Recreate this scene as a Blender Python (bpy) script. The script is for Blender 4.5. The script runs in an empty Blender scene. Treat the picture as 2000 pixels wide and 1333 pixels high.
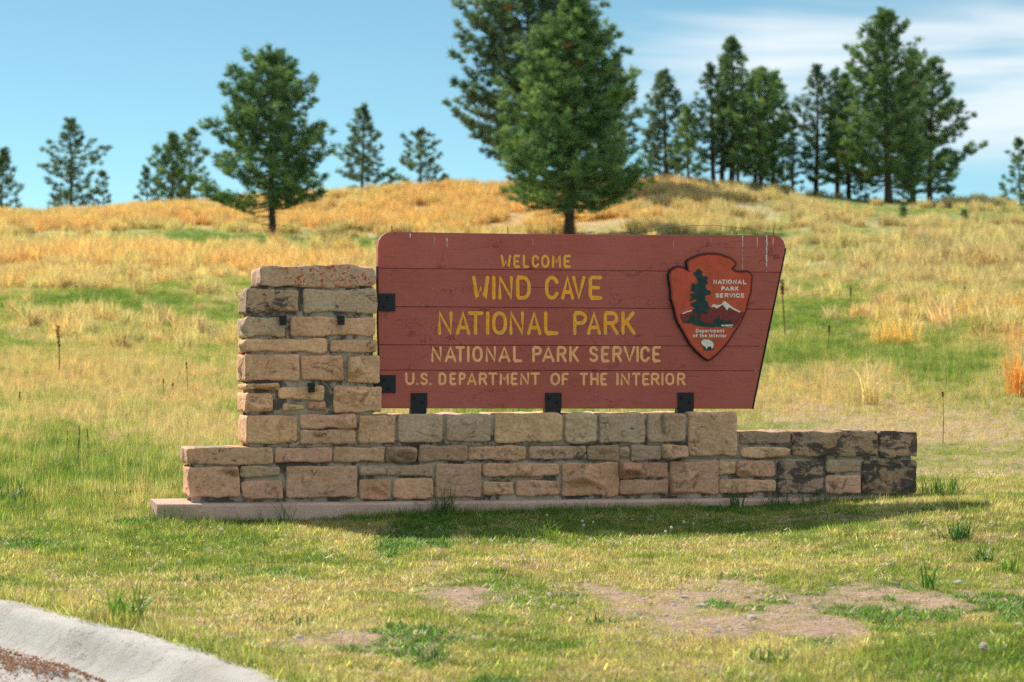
import bpy, bmesh, math, random
import numpy as np
from mathutils import Vector, Matrix
R = math.radians
random.seed(7); rng = np.random.default_rng(7)
scene = bpy.context.scene
COL = scene.collection

# ------------------------------------------------------------------ camera, sky, sun, exposure
FPX = 4722.0; HOR = 760.0; CAMZ = 1.5
PITCH = math.atan((HOR - 666.5) / FPX)
cam = bpy.data.cameras.new('camera'); camo = bpy.data.objects.new('camera', cam); COL.objects.link(camo)
scene.camera = camo
camo.location = (0, 0, CAMZ); camo.rotation_euler = (math.pi / 2 + PITCH, 0, 0)
cam.sensor_width = 36; cam.lens = FPX * 36 / 2000; cam.clip_start = .1; cam.clip_end = 6000
cam.dof.use_dof = True; cam.dof.focus_distance = 14.3; cam.dof.aperture_fstop = 3.8; cam.dof.aperture_blades = 9

SUN_EL, SUN_AZ = 44.0, -40.5            # azimuth clockwise from +Y (view direction)
world = bpy.data.worlds.new('World'); scene.world = world; world.use_nodes = True
wn, wl = world.node_tree.nodes, world.node_tree.links
bg = wn['Background']; bg.inputs[1].default_value = 0.088
sky = wn.new('ShaderNodeTexSky'); sky.sky_type = 'NISHITA'; sky.sun_disc = False
sky.sun_elevation = R(SUN_EL); sky.sun_rotation = R(SUN_AZ); sky.altitude = 2500
sky.air_density = 0.7; sky.dust_density = 0.0; sky.ozone_density = 1.0
hs = wn.new('ShaderNodeMix'); hs.data_type = 'RGBA'; hs.blend_type = 'MULTIPLY'; hs.inputs[0].default_value = 1
hs.inputs[7].default_value = (0.90, 1.14, 0.92, 1)
wl.new(sky.outputs[0], hs.inputs[6])
tc = wn.new('ShaderNodeTexCoord'); sep = wn.new('ShaderNodeSeparateXYZ'); wl.new(tc.outputs['Generated'], sep.inputs[0])
def wmath(op, a, b=None, clamp=False):
    m = wn.new('ShaderNodeMath'); m.operation = op; m.use_clamp = clamp
    for i, v in enumerate((a, b)):
        if v is None: continue
        if isinstance(v, (int, float)): m.inputs[i].default_value = v
        else: wl.new(v, m.inputs[i])
    return m.outputs[0]
mapn = wn.new('ShaderNodeMapping'); mapn.inputs['Scale'].default_value = (1.6, 1.6, 12.0); mapn.inputs['Location'].default_value = (3.1, .4, .35)
wl.new(tc.outputs['Generated'], mapn.inputs[0])
n1 = wn.new('ShaderNodeTexNoise'); n1.inputs['Scale'].default_value = 2.2; n1.inputs['Detail'].default_value = 7; n1.inputs['Roughness'].default_value = .5; n1.inputs['Distortion'].default_value = .5
wl.new(mapn.outputs[0], n1.inputs['Vector'])
# more cloud towards +x (right of the hill), a band between 3 and 9 degrees that thins higher up
xb = wmath('ADD', wmath('MULTIPLY', sep.outputs[0], 2.6), wmath('SUBTRACT', .28, wmath('MULTIPLY', sep.outputs[1], .29)))   # cloud bank to the right; unseen cloud behind added to brighten the shade; clear left
xb = wmath('MAXIMUM', wmath('MINIMUM', xb, .27), -.10)
zb = wmath('MINIMUM', wmath('MULTIPLY', wmath('ABSOLUTE', wmath('SUBTRACT', sep.outputs[2], .112)), 3.8), .26)
zb = wmath('SUBTRACT', zb, wmath('MULTIPLY', wmath('MINIMUM', wmath('SUBTRACT', sep.outputs[2], .108), 0.0), 8.0))
fz = wn.new('ShaderNodeMapRange'); fz.interpolation_type = 'SMOOTHSTEP'; fz.inputs['From Min'].default_value = .17; fz.inputs['From Max'].default_value = .34
wl.new(sep.outputs[2], fz.inputs['Value'])
zb = wmath('ADD', wmath('MULTIPLY', zb, wmath('SUBTRACT', fz.outputs[0], 1.0)), wmath('MULTIPLY', fz.outputs[0], -.04))
c0 = wmath('ADD', wmath('ADD', n1.outputs['Fac'], xb), zb)
mr = wn.new('ShaderNodeMapRange'); mr.interpolation_type = 'SMOOTHSTEP'
mr.inputs['From Min'].default_value = .45; mr.inputs['From Max'].default_value = .74; mr.inputs['To Max'].default_value = .85
wl.new(c0, mr.inputs['Value'])
cm = wn.new('ShaderNodeMix'); cm.data_type = 'RGBA'
wl.new(mr.outputs[0], cm.inputs[0]); wl.new(hs.outputs[2], cm.inputs[6]); cm.inputs[7].default_value = (7.5, 7.9, 8.1, 1)
wl.new(cm.outputs[2], bg.inputs[0])

sun = bpy.data.lights.new('sun', 'SUN'); suno = bpy.data.objects.new('sun', sun); COL.objects.link(suno)
sun.energy = 5.0; sun.angle = R(.53); sun.color = (1.0, .91, .78)
tosun = Vector((math.sin(R(SUN_AZ)) * math.cos(R(SUN_EL)), math.cos(R(SUN_AZ)) * math.cos(R(SUN_EL)), math.sin(R(SUN_EL))))
suno.rotation_euler = tosun.to_track_quat('Z', 'Y').to_euler()
vs = scene.view_settings
vs.view_transform = 'Standard'; vs.look = 'None'; vs.exposure = 0.6; vs.gamma = 1; vs.use_curve_mapping = False
try:
    scene.cycles.max_bounces = 7; scene.cycles.diffuse_bounces = 3; scene.cycles.transmission_bounces = 4; scene.cycles.transparent_max_bounces = 4
    scene.cycles.use_denoising = False
except Exception: pass

# ------------------------------------------------------------------ helpers
def tag(o, label=None, cat=None, group=None, kind=None):
    if label: o['label'] = label
    if cat: o['category'] = cat
    if group: o['group'] = group
    if kind: o['kind'] = kind
    return o
def link(name, me, mat=None, parent=None):
    o = bpy.data.objects.new(name, me); COL.objects.link(o)
    if mat is not None:
        for m in (mat if isinstance(mat, (list, tuple)) else [mat]): me.materials.append(m)
    if parent is not None: o.parent = parent
    return o
def mesh(name, v, f, smooth=False):
    me = bpy.data.meshes.new(name)
    v = np.asarray(v, dtype=np.float32)
    if isinstance(f, np.ndarray):
        k = f.shape[1]
        me.vertices.add(len(v)); me.vertices.foreach_set('co', v.ravel())
        me.loops.add(f.size); me.loops.foreach_set('vertex_index', f.ravel().astype(np.int32))
        me.polygons.add(len(f)); me.polygons.foreach_set('loop_start', np.arange(0, f.size, k, dtype=np.int32))
        me.update(calc_edges=True)
    else:
        me.from_pydata([tuple(map(float, p)) for p in v], [], [tuple(q) for q in f])
    if smooth: me.polygons.foreach_set('use_smooth', np.ones(len(me.polygons), dtype=bool))
    me.validate(); me.update()
    return me
def add_attr(me, name, kind, arr, dom='POINT'):
    a = me.attributes.new(name, kind, dom)
    key = {'FLOAT_COLOR': 'color', 'FLOAT_VECTOR': 'vector'}.get(kind, 'value')
    a.data.foreach_set(key, np.ascontiguousarray(arr).ravel())
def rgba(c): 
    c = np.asarray(c); return np.concatenate([c, np.ones((len(c), 1))], 1).astype(np.float32)
def _h(ix, iy, s):
    n = (ix.astype(np.int64) * 374761393 + iy.astype(np.int64) * 668265263 + s * 1442695041) & 0xffffffff
    n = ((n ^ (n >> 13)) * 1274126177) & 0xffffffff
    return ((n ^ (n >> 16)) & 0xffff) / 65535.0
def vn(x, y, s=0):
    x = np.asarray(x, float); y = np.asarray(y, float)
    ix, iy = np.floor(x), np.floor(y); fx, fy = x - ix, y - iy
    fx = fx * fx * (3 - 2 * fx); fy = fy * fy * (3 - 2 * fy)
    a, b, c, d = _h(ix, iy, s), _h(ix + 1, iy, s), _h(ix, iy + 1, s), _h(ix + 1, iy + 1, s)
    return (a + (b - a) * fx) * (1 - fy) + (c + (d - c) * fx) * fy
def fbm(x, y, s=0, o=4):
    t, a, n = 0, .5, 0
    for i in range(o):
        t = t + a * vn(x * 2 ** i + 17.3 * i, y * 2 ** i - 9.1 * i, s + i); n += a; a *= .5
    return t / n
def sstep(a, b, x):
    t = np.clip((x - a) / (b - a), 0, 1); return t * t * (3 - 2 * t)

class NT:
    def __init__(s, name):
        s.m = bpy.data.materials.new(name); s.m.use_nodes = True
        s.n, s.l = s.m.node_tree.nodes, s.m.node_tree.links
        s.b = s.n['Principled BSDF']; s.out = s.n['Material Output']
    def node(s, t, **k):
        n = s.n.new(t)
        for a, v in k.items(): setattr(n, a, v)
        return n
    def put(s, sock, v):
        if v is None: return
        if hasattr(v, 'is_linked') or isinstance(v, bpy.types.NodeSocket): s.l.new(v, sock)
        elif isinstance(v, (tuple, list)) and len(v) == 3 and sock.type == 'RGBA': sock.default_value = (*v, 1)
        else: sock.default_value = v
    def noise(s, scale, detail=4, rough=.55, vec=None, dist=0, out='Fac'):
        n = s.node('ShaderNodeTexNoise'); n.inputs['Scale'].default_value = scale; n.inputs['Detail'].default_value = detail
        n.inputs['Roughness'].default_value = rough; n.inputs['Distortion'].default_value = dist
        if vec is not None: s.l.new(vec, n.inputs['Vector'])
        return n.outputs[out]
    def obj(s, scale=None, rnd=False):
        t = s.node('ShaderNodeTexCoord').outputs['Object']
        if rnd:
            i = s.node('ShaderNodeObjectInfo').outputs['Random']
            v = s.node('ShaderNodeVectorMath', operation='ADD'); s.l.new(t, v.inputs[0])
            mm = s.math('MULTIPLY', i, 91.0); s.l.new(mm, v.inputs[1]); t = v.outputs[0]
        if scale:
            m = s.node('ShaderNodeMapping'); m.inputs['Scale'].default_value = scale; s.l.new(t, m.inputs[0]); t = m.outputs[0]
        return t
    def math(s, op, a, b=None, c=None, clamp=False):
        m = s.node('ShaderNodeMath', operation=op, use_clamp=clamp)
        for i, v in enumerate((a, b, c)): s.put(m.inputs[i], v)
        return m.outputs[0]
    def ramp(s, v, a, b, t0=0., t1=1.):
        m = s.node('ShaderNodeMapRange'); m.interpolation_type = 'SMOOTHSTEP'
        for k, x in (('Value', v), ('From Min', a), ('From Max', b), ('To Min', t0), ('To Max', t1)): s.put(m.inputs[k], x)
        return m.outputs[0]
    def mix(s, f, a, b, mode='MIX'):
        m = s.node('ShaderNodeMix', data_type='RGBA', blend_type=mode)
        s.put(m.inputs[0], f); s.put(m.inputs[6], a); s.put(m.inputs[7], b); return m.outputs[2]
    def bump(s, h, strength=.5, dist=.01, nrm=None):
        b = s.node('ShaderNodeBump'); b.inputs['Strength'].default_value = strength; b.inputs['Distance'].default_value = dist
        s.l.new(h, b.inputs['Height'])
        if nrm is not None: s.l.new(nrm, b.inputs['Normal'])
        s.l.new(b.outputs[0], s.b.inputs['Normal']); return b.outputs[0]
    def attr(s, name, typ='GEOMETRY', out='Color'):
        a = s.node('ShaderNodeAttribute'); a.attribute_name = name; a.attribute_type = typ; return a.outputs[out]
    def fin(s, col=None, rough=.8, spec=.3, metal=0):
        s.put(s.b.inputs['Base Color'], col); s.put(s.b.inputs['Roughness'], rough)
        s.b.inputs['Specular IOR Level'].default_value = spec; s.b.inputs['Metallic'].default_value = metal
        return s.m

# ------------------------------------------------------------------ materials
def m_stone():
    t = NT('sandstone'); v = t.obj(rnd=True)
    info = t.node('ShaderNodeObjectInfo')
    big = t.noise(7, 5, .6, v, .6); fine = t.noise(60, 5, .65, v)
    c = t.mix(t.ramp(big, .35, .7, 0., .55), info.outputs['Color'], (.42, .25, .135), 'MIX')
    c = t.mix(1, c, t.mix(t.ramp(fine, .3, .7), (.82, .82, .83), (1.2, 1.18, 1.14)), 'MULTIPLY')
    pale = t.noise(11, 6, .7, v, .3)
    c = t.mix(t.ramp(pale, .63, .74, 0, .35), c, (.50, .43, .33))
    soot = t.attr('soot', 'OBJECT', 'Fac')
    m = t.node('ShaderNodeMapping'); m.inputs['Scale'].default_value = (1, 1, 1.7); t.l.new(v, m.inputs[0])
    sn = t.noise(9, 9, .68, m.outputs[0], .8)
    th = t.math('SUBTRACT', .76, t.math('MULTIPLY', soot, .42))
    c = t.mix(t.ramp(sn, th, t.math('ADD', th, .09), 0, .88), c, (.05, .048, .048))
    lich = t.attr('lichen', 'OBJECT', 'Fac')
    ln = t.noise(58, 5, .7, v, .2); lm = t.noise(5, 2, .5, v)
    lt = t.math('SUBTRACT', .82, t.math('MULTIPLY', lich, .30)); 
    msk = t.math('MULTIPLY', t.ramp(ln, lt, t.math('ADD', lt, .03)), t.ramp(lm, .40, .50))
    c = t.mix(msk, c, (.42, .075, .03))
    cr = t.ramp(t.attr('shade_and_crust', 'GEOMETRY', 'Fac'), .25, .9)
    c = t.mix(t.math('MULTIPLY', cr, t.ramp(t.noise(14, 4, .6, v), .40, .62, .0, .62)), c, (.12, .085, .068))  # brown in the hollows paints relief shade, plus lichen along bottom edges
    vo = t.node('ShaderNodeTexVoronoi', feature='DISTANCE_TO_EDGE'); vo.inputs['Scale'].default_value = 6.5
    wv = t.node('ShaderNodeVectorMath', operation='MULTIPLY_ADD'); t.l.new(t.noise(9, 5, .65, v, out='Color'), wv.inputs[0]); wv.inputs[1].default_value = (.25, .25, .25); t.l.new(v, wv.inputs[2]); t.l.new(wv.outputs[0], vo.inputs['Vector'])
    ck = t.math('MULTIPLY', t.ramp(vo.outputs[0], 0, .014, 1, 0), t.ramp(t.noise(4, 3, .5, v), .56, .66))
    c = t.mix(t.math('MULTIPLY', ck, .8), c, (.06, .05, .045))
    lay = t.node('ShaderNodeMapping'); lay.inputs['Scale'].default_value = (1, 1, 2.6); lay.inputs['Rotation'].default_value = (0, .12, 0); t.l.new(v, lay.inputs[0])
    h = t.math('ADD', t.noise(6, 5, .5, lay.outputs[0], 1.4), t.math('MULTIPLY', t.noise(90, 3, .6, v), .12))
    h = t.math('SUBTRACT', h, t.math('MULTIPLY', ck, .5))
    t.bump(h, .7, .02)
    return t.fin(c, .92, .15)
def m_mortar():
    t = NT('mortar'); v = t.obj()
    n = t.noise(4, 5, .6, v); f = t.noise(120, 4, .7, v)
    c = t.mix(t.ramp(n, .3, .7), (.36, .31, .25), (.52, .45, .36))
    c = t.mix(t.ramp(f, .62, .68, 0, .6), c, (.07, .065, .06))
    d = t.noise(6, 7, .7, v, .4)
    c = t.mix(t.ramp(d, .46, .57, 0, .85), c, (.05, .05, .05))
    t.bump(f, .8, .006)
    return t.fin(c, .95, .1)
def m_footing():
    t = NT('footing_concrete'); v = t.obj()
    n = t.noise(3, 6, .6, v); f = t.noise(150, 3, .6, v)
    c = t.mix(t.ramp(n, .3, .7), (.50, .32, .25), (.66, .46, .37))
    c = t.mix(t.ramp(f, .60, .66, 0, .65), c, (.10, .085, .075))
    c = t.mix(t.ramp(t.noise(9, 7, .7, v), .56, .70, 0, .6), c, (.14, .11, .09))
    t.bump(t.math('ADD', f, t.noise(18, 5, .6, v)), .6, .008)
    return t.fin(c, .95, .1)
def m_kerb(name, a, b):
    t = NT(name); v = t.node('ShaderNodeNewGeometry').outputs['Position']
    n = t.noise(2.5, 6, .6, v); f = t.noise(90, 4, .7, v)
    c = t.mix(t.ramp(n, .3, .7), a, b)
    c = t.mix(t.ramp(f, .60, .70, 0, .5), c, (.20, .18, .16))
    c = t.mix(t.ramp(f, .28, .36, .4, 0), c, (.48, .48, .48))
    vo = t.node('ShaderNodeTexVoronoi', feature='DISTANCE_TO_EDGE'); vo.inputs['Scale'].default_value = 2.2
    dv = t.node('ShaderNodeVectorMath', operation='ADD'); t.l.new(v, dv.inputs[0])
    t.l.new(t.noise(5, 5, .6, v, out='Color'), dv.inputs[1]); t.l.new(dv.outputs[0], vo.inputs['Vector'])
    crack = t.math('MULTIPLY', t.ramp(vo.outputs[0], 0, .012, 1, 0), t.ramp(t.noise(1.3, 2, .5, v), .45, .6))
    c = t.mix(crack, c, (.13, .11, .09))
    c = t.mix(t.ramp(t.noise(6, 6, .7, v, .6), .52, .70, 0, .5), c, (.30, .22, .16))
    c = t.mix(t.ramp(t.noise(14, 7, .75, v, .3), .55, .66, 0, .45), c, (.17, .16, .15))
    t.bump(t.math('ADD', f, t.noise(16, 5, .6, v)), .8, .008)
    return t.fin(c, .85, .25)
def m_board():
    t = NT('brown_painted_wood'); v = t.obj(rnd=True); vv = t.obj()
    g = t.node('ShaderNodeMapping'); g.inputs['Scale'].default_value = (1.2, 8, 26); t.l.new(v, g.inputs[0])
    gr = t.noise(5, 7, .65, g.outputs[0], .4)
    w = t.noise(2.4, 5, .6, vv)
    c = t.mix(t.ramp(w, .3, .7), (.37, .085, .064), (.42, .112, .086))
    c = t.mix(t.ramp(gr, .5, .72, 0, .35), c, (.15, .042, .034))
    c = t.mix(t.ramp(t.noise(3.5, 6, .7, v, .5), .60, .75, 0, .4), c, (.44, .17, .135))
    # flowing crack and blister lines in the paint
    dv = t.node('ShaderNodeVectorMath', operation='MULTIPLY_ADD'); t.l.new(t.noise(6, 5, .62, v, out='Color'), dv.inputs[0]); dv.inputs[1].default_value = (.30, .3, .30)
    t.l.new(v, dv.inputs[2])
    mp = t.node('ShaderNodeMapping'); mp.inputs['Scale'].default_value = (.45, 1, 1.25); t.l.new(dv.outputs[0], mp.inputs[0])
    vo = t.node('ShaderNodeTexVoronoi', feature='DISTANCE_TO_EDGE'); vo.inputs['Scale'].default_value = 4.2; t.l.new(mp.outputs[0], vo.inputs['Vector'])
    msk = t.ramp(t.noise(3.2, 3, .5, v), .47, .56)
    wid = t.ramp(t.noise(14, 3, .5, v), .45, .75, .008, .05)
    crack = t.math('MULTIPLY', t.ramp(vo.outputs[0], 0, wid, 1, 0), msk)
    c = t.mix(t.math('MULTIPLY', crack, .7), c, (.13, .028, .024))
    oi = t.node('ShaderNodeObjectInfo').outputs['Random']; c = t.mix(1, c, t.mix(oi, (.90, .90, .90), (1.1, 1.08, 1.08)), 'MULTIPLY')
    # straight grain checks
    g2 = t.node('ShaderNodeMapping'); g2.inputs['Scale'].default_value = (.9, 1, 55); t.l.new(v, g2.inputs[0])
    ck = t.noise(2.2, 3, .5, g2.outputs[0])
    c = t.mix(t.math('MULTIPLY', t.ramp(ck, .70, .735), .75), c, (.05, .018, .016))
    t.bump(t.math('SUBTRACT', t.math('MULTIPLY', gr, .6), crack), .35, .004)
    return t.fin(c, .62, .35)
def m_flat(name, c, rough=.7, spec=.3, metal=0, var=.12, sc=40):
    t = NT(name); v = t.obj(); n = t.noise(sc, 5, .6, v)
    lo = tuple(x * (1 - var) for x in c); hi = tuple(min(1, x * (1 + var)) for x in c)
    cc = t.mix(t.ramp(n, .3, .7), lo, hi)
    t.bump(n, .2, .003)
    return t.fin(cc, rough, spec, metal)
def m_yellow(name, c, worn_and_lit):
    t = NT(name); v = t.node('ShaderNodeNewGeometry').outputs['Position']
    n = t.noise(30, 5, .6, v)
    cc = t.mix(t.ramp(n, .35, .7), c, tuple(x * .8 for x in c))
    cc = t.mix(t.ramp(t.noise(55, 4, .7, v), .62, .68, 0, worn_and_lit), cc, (.55, .50, .40))
    return t.fin(cc, .55, .35)
def m_leaf(name, attr_type, var=.25, trans=.42, rough=.5, spec=.35, sat=1.0):
    t = NT(name)
    a = t.attr('tint', attr_type)
    rn = t.node('ShaderNodeNewGeometry').outputs['Random Per Island']
    c = t.mix(1, a, t.mix(rn, (1 - var,) * 3, (1 + var,) * 3), 'MULTIPLY')
    t.fin(c, rough, spec)
    tr = t.node('ShaderNodeBsdfTranslucent'); 
    c2 = t.mix(1, c, (1.25, 1.2, .7), 'MULTIPLY'); t.l.new(c2, tr.inputs[0])
    mx = t.node('ShaderNodeMixShader'); mx.inputs[0].default_value = trans
    t.l.new(t.b.outputs[0], mx.inputs[1]); t.l.new(tr.outputs[0], mx.inputs[2]); t.l.new(mx.outputs[0], t.out.inputs[0])
    return t.m
def m_ground():
    t = NT('ground_soil_and_thatch'); v = t.node('ShaderNodeNewGeometry').outputs['Position']
    c = t.attr('tint')
    f = t.noise(45, 6, .7, v); g = t.noise(9, 5, .65, v)
    c = t.mix(1, c, t.mix(t.ramp(f, .3, .7), (.62, .60, .58), (1.3, 1.3, 1.3)), 'MULTIPLY')
    c = t.mix(1, c, t.mix(t.ramp(g, .3, .7), (.85, .85, .85), (1.15, 1.15, 1.15)), 'MULTIPLY')
    t.bump(t.math('ADD', f, t.math('MULTIPLY', g, 1.5)), .9, .02)
    return t.fin(c, .95, .1)
def m_bark():
    t = NT('pine_bark'); v = t.obj((1, 1, .3))
    n = t.noise(9, 6, .7, v)
    c = t.mix(t.ramp(n, .35, .65), (.055, .040, .032), (.17, .115, .085))
    t.bump(n, 1, .05)
    return t.fin(c, .95, .1)
M = dict(stone=m_stone(), mortar=m_mortar(), footing=m_footing(), kerb=m_kerb('kerb_concrete', (.34, .33, .31), (.47, .455, .43)),
         road=m_kerb('road_concrete', (.32, .30, .28), (.44, .42, .40)), board=m_board(),
         black=m_flat('black_steel', (.012, .014, .018), .5, .4, .3), edge=m_flat('dark_strap_and_shade', (.02, .02, .022), .6),
         yellow=m_yellow('yellow_paint', (1.0, .43, .006), .25), ochre=m_yellow('ochre_paint', (1.0, .50, .20), .08),
         worn_and_lit=m_flat('routed_edge_highlight', (.80, .70, .52), .8), rim=m_flat('black_rim', (.016, .016, .018), .6),  # pale colour for light caught on the routed letter edges
         bevel=m_flat('dark_red_bevel', (.30, .035, .022), .6), red=m_flat('orange_red_face', (.52, .085, .040), .6, var=.15, sc=18),
         maroon=m_flat('maroon_land', (.20, .035, .030), .65), green=m_flat('dark_green_paint', (.012, .045, .045), .6, var=.3),
         white=m_flat('white_paint', (.72, .68, .60), .6), drop=m_flat('bird_dropping', (.72, .68, .62), .9), wire=m_flat('rusty_wire', (.06, .05, .045), .6, metal=.5),
         ground=m_ground(), bark=m_bark(), grass=m_leaf('grass_blade', 'INSTANCER', .42, .52), needle=m_leaf('pine_needle', 'GEOMETRY', .35, .30, .6, .2),
         weed=m_leaf('weed_leaf', 'GEOMETRY', .25, .4), gravel=m_flat('red_gravel', (.36, .19, .125), .95, .1, var=.5, sc=60),
         rock=m_flat('pale_rock', (.48, .42, .37), .9, .1, var=.3, sc=20), stalk=m_flat('dry_brown_stalk', (.13, .065, .035), .9),
         dry=m_flat('straw_stem', (.50, .34, .15), .8), fluff=m_flat('seed_fluff', (.62, .60, .54), .9), petal=m_flat('yellow_petal', (.80, .48, .015), .7),
         cord=m_flat('white_cord', (.74, .72, .68), .7))
bs = NT('seed_ball'); bs.fin((.80, .74, .66), .8); tr_ = bs.node('ShaderNodeBsdfTranslucent'); tr_.inputs[0].default_value = (.8, .76, .68, 1); mx_ = bs.node('ShaderNodeMixShader'); mx_.inputs[0].default_value = .55; bs.l.new(bs.b.outputs[0], mx_.inputs[1]); bs.l.new(tr_.outputs[0], mx_.inputs[2]); bs.l.new(mx_.outputs[0], bs.out.inputs[0]); M['ball'] = bs.m

# ------------------------------------------------------------------ ground shape
SKY = np.array([(-400, 428), (0, 420), (100, 418), (180, 414), (250, 404), (330, 398), (400, 396), (480, 386), (600, 377), (700, 371), (790, 362), (860, 358), (950, 362),
                (1100, 360), (1230, 351), (1300, 350), (1380, 357), (1450, 363), (1520, 366), (1600, 376), (1680, 384), (1750, 389), (1850, 389), (2000, 389), (2400, 396)], float)
DA = np.array([15, 20, 25, 35, 45, 60, 80, 105, 142.])
YL = np.array([0, 862, 778, 668, 606, 546, 500, 467.])
YR = np.array([0, 862, 772, 652, 584, 545, 503, 462.])
_kp = [(0, 1173), (67, 1183), (130, 1203), (198, 1220), (257, 1231), (307, 1244), (372, 1265), (465, 1295), (511, 1312), (555, 1334)]
_kd = [1.5 / ((b - 760) / 4722 + .0535) for a, b in _kp]
KX = np.array([-40, -30, -8, -4.5, -3.2, -2.6] + [(a - 1000) / 4722 * d for (a, b), d in zip(_kp, _kd)] + [-.3, .5, 1.8, 4, 10, 30, 60.])
KY = np.array([11.9, 11.8, 11.5, 11.3, 11.1, 10.9] + _kd + [7.85, 7.0, 6.1, 5.3, 4.7, 4.4, 4.3])
SL = .0535
def smooth_z(u, d):
    px = 1000 + FPX * u
    ysk = np.interp(px, SKY[:, 0], SKY[:, 1])
    w = sstep(900, 1450, px)
    z = [np.full_like(d, .805)]
    for i in range(1, 8): z.append(CAMZ + DA[i] * (HOR - (YL[i] * (1 - w) + YR[i] * w)) / FPX)
    z.append(CAMZ + DA[8] * (HOR - ysk) / FPX)
    z = np.array(z)
    ld = np.log(np.clip(d, 15, 142)); la = np.log(DA)
    k = np.clip(np.searchsorted(la, ld) - 1, 0, 7)
    idx = np.arange(len(d)); t = (ld - la[k]) / (la[k + 1] - la[k])
    zz = z[k, idx] * (1 - t) + z[k + 1, idx] * t
    far = np.clip(d - 142, 0, 160)
    zz = zz - .055 * far * sstep(0, 60, far) - .0 * far
    near = SL * d
    return np.where(d < 15, near + (zz - SL * 15) * sstep(12.5, 15, d), zz)
def H(x, y, road=True):
    x = np.atleast_1d(np.asarray(x, float)); y = np.atleast_1d(np.asarray(y, float))
    d = np.maximum(y, -30.)
    u = np.clip(x / np.maximum(y, 8), -.32, .32)
    z = sum(smooth_z(u, np.where(d > 12, d * f, d)) for f in (.94, .97, 1., 1.03, 1.06)) / 5
    # gentle mound against the footing, right of its left end
    z = z + .11 * sstep(1.3, 3.0, x) * np.exp(-((y - 13.6) / 1.1) ** 2)
    z = z + .022 * np.exp(-((y - 13.9) / .9) ** 2) * sstep(-1.6, -.2, x) * (y < 15.5)
    z = z + (fbm(x * 1.6, y * 1.6, 3, 3) - .5) * .035 * sstep(8, 9, y) * (1 - sstep(13, 14, y) * .5)
    z = z + (fbm(x * .25, y * .25, 5, 3) - .5) * .22 * sstep(18, 30, y) + (fbm(x * .06, y * .06, 8, 3) - .5) * 1.0 * sstep(45, 90, y) * (1 - .6 * sstep(115, 140, y))
    if road:
        s = y - np.interp(x, KX, KY)
        z = np.where(s < .02, z - .30 * sstep(.02, -.12, s), z)
    return z
def H0(x, y): return SL * y            # road / kerb reference plane
def ray(px, py):
    u = (px - 1000) / FPX; v = (666.5 - py) / FPX
    return np.array([u, math.cos(PITCH) - v * math.sin(PITCH), math.sin(PITCH) + v * math.cos(PITCH)])
def hit(px, py, dmin=8.0, dmax=141.0):
    r = ray(px, py); d = np.geomspace(dmin, dmax, 3000)
    x = r[0] / r[1] * d; z = CAMZ + r[2] / r[1] * d
    g = H(x, d, False); k = np.argmax(g > z)
    if not (g > z).any(): k = len(d) - 1
    return Vector((float(x[k]), float(d[k]), float(g[k])))
def toPix(x, y, z):
    dz = z - CAMZ; f = y * math.cos(PITCH) + dz * math.sin(PITCH); upv = -y * math.sin(PITCH) + dz * math.cos(PITCH)
    f = np.maximum(f, .5)
    return 1000 + FPX * x / f, 666.5 - FPX * upv / f

# ---- colour of the ground cover, by place
GREEN, YG, STRAW, GOLD, DIRT, DARKG = (np.array(c) for c in ((.13, .24, .042), (.34, .385, .11), (.56, .48, .28), (.63, .43, .21), (.45, .32, .235), (.05, .10, .018)))
BLOB = [  # px, py, rx, ry, add to dryness
    (200, 415, 400, 34, .50), (480, 445, 240, 36, .46), (300, 520, 330, 30, .40), (620, 500, 130, 40, .35), (60, 550, 120, 30, .25), (850, 400, 220, 60, .62), (230, 470, 190, 14, -.55), (620, 500, 90, 10, -.2),
    (1000, 430, 260, 40, .40), (1250, 395, 200, 45, .38), (1500, 390, 120, 30, .30), (1750, 430, 260, 40, .16), (1650, 470, 120, 26, .2), (1700, 460, 320, 80, -.12), (250, 880, 300, 80, -.08), (300, 585, 300, 26, -.08), (300, 700, 420, 90, .07), (1100, 1022, 480, 36, -.26), (1850, 470, 200, 60, -.06), (1600, 440, 300, 60, -.10), (1200, 420, 200, 30, -.12), (1600, 520, 260, 18, .30), (1900, 540, 200, 20, .38), (1940, 400, 90, 14, .55), (1970, 432, 90, 18, -.35), (1400, 425, 90, 20, -.12),  # wide green blob before the wall: lush turf, also painting the sign's shadow deeper
    (1745, 630, 60, 34, .40), (1930, 600, 100, 34, .30), (1985, 700, 26, 60, .62), (1480, 620, 60, 60, .05), (1720, 740, 60, 40, .22), (1700, 690, 300, 50, -.14), (1640, 830, 260, 50, .26), (1900, 850, 160, 60, .22), (1560, 780, 120, 30, .22),
    (380, 830, 120, 40, .28), (120, 780, 160, 60, .12), (400, 760, 80, 30, .15), (100, 650, 200, 50, .02), (300, 620, 260, 30, -.06), (150, 960, 260, 60, -.14), (60, 1010, 160, 50, -.10), (120, 1150, 200, 60, .10), (600, 1200, 600, 60, .10), (1400, 1010, 400, 25, -.18), (1900, 1290, 260, 50, -.22), (1500, 1130, 400, 50, .10)]
SOIL = [(1330, 1192, 230, 36, .62), (1180, 1165, 260, 20, .42), (1560, 1150, 230, 36, .42), (620, 1252, 160, 22, .80), (1050, 1190, 200, 26, .35), (700, 1095, 190, 40, .35), (1420, 1240, 320, 22, .45), (1620, 1012, 160, 10, .5), (820, 1160, 260, 22, .35), (1850, 1160, 180, 36, .42), (1250, 1105, 200, 30, .20), (650, 1022, 90, 8, .6), (1490, 1070, 170, 20, .25), (1780, 1200, 240, 40, .35)]
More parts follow.
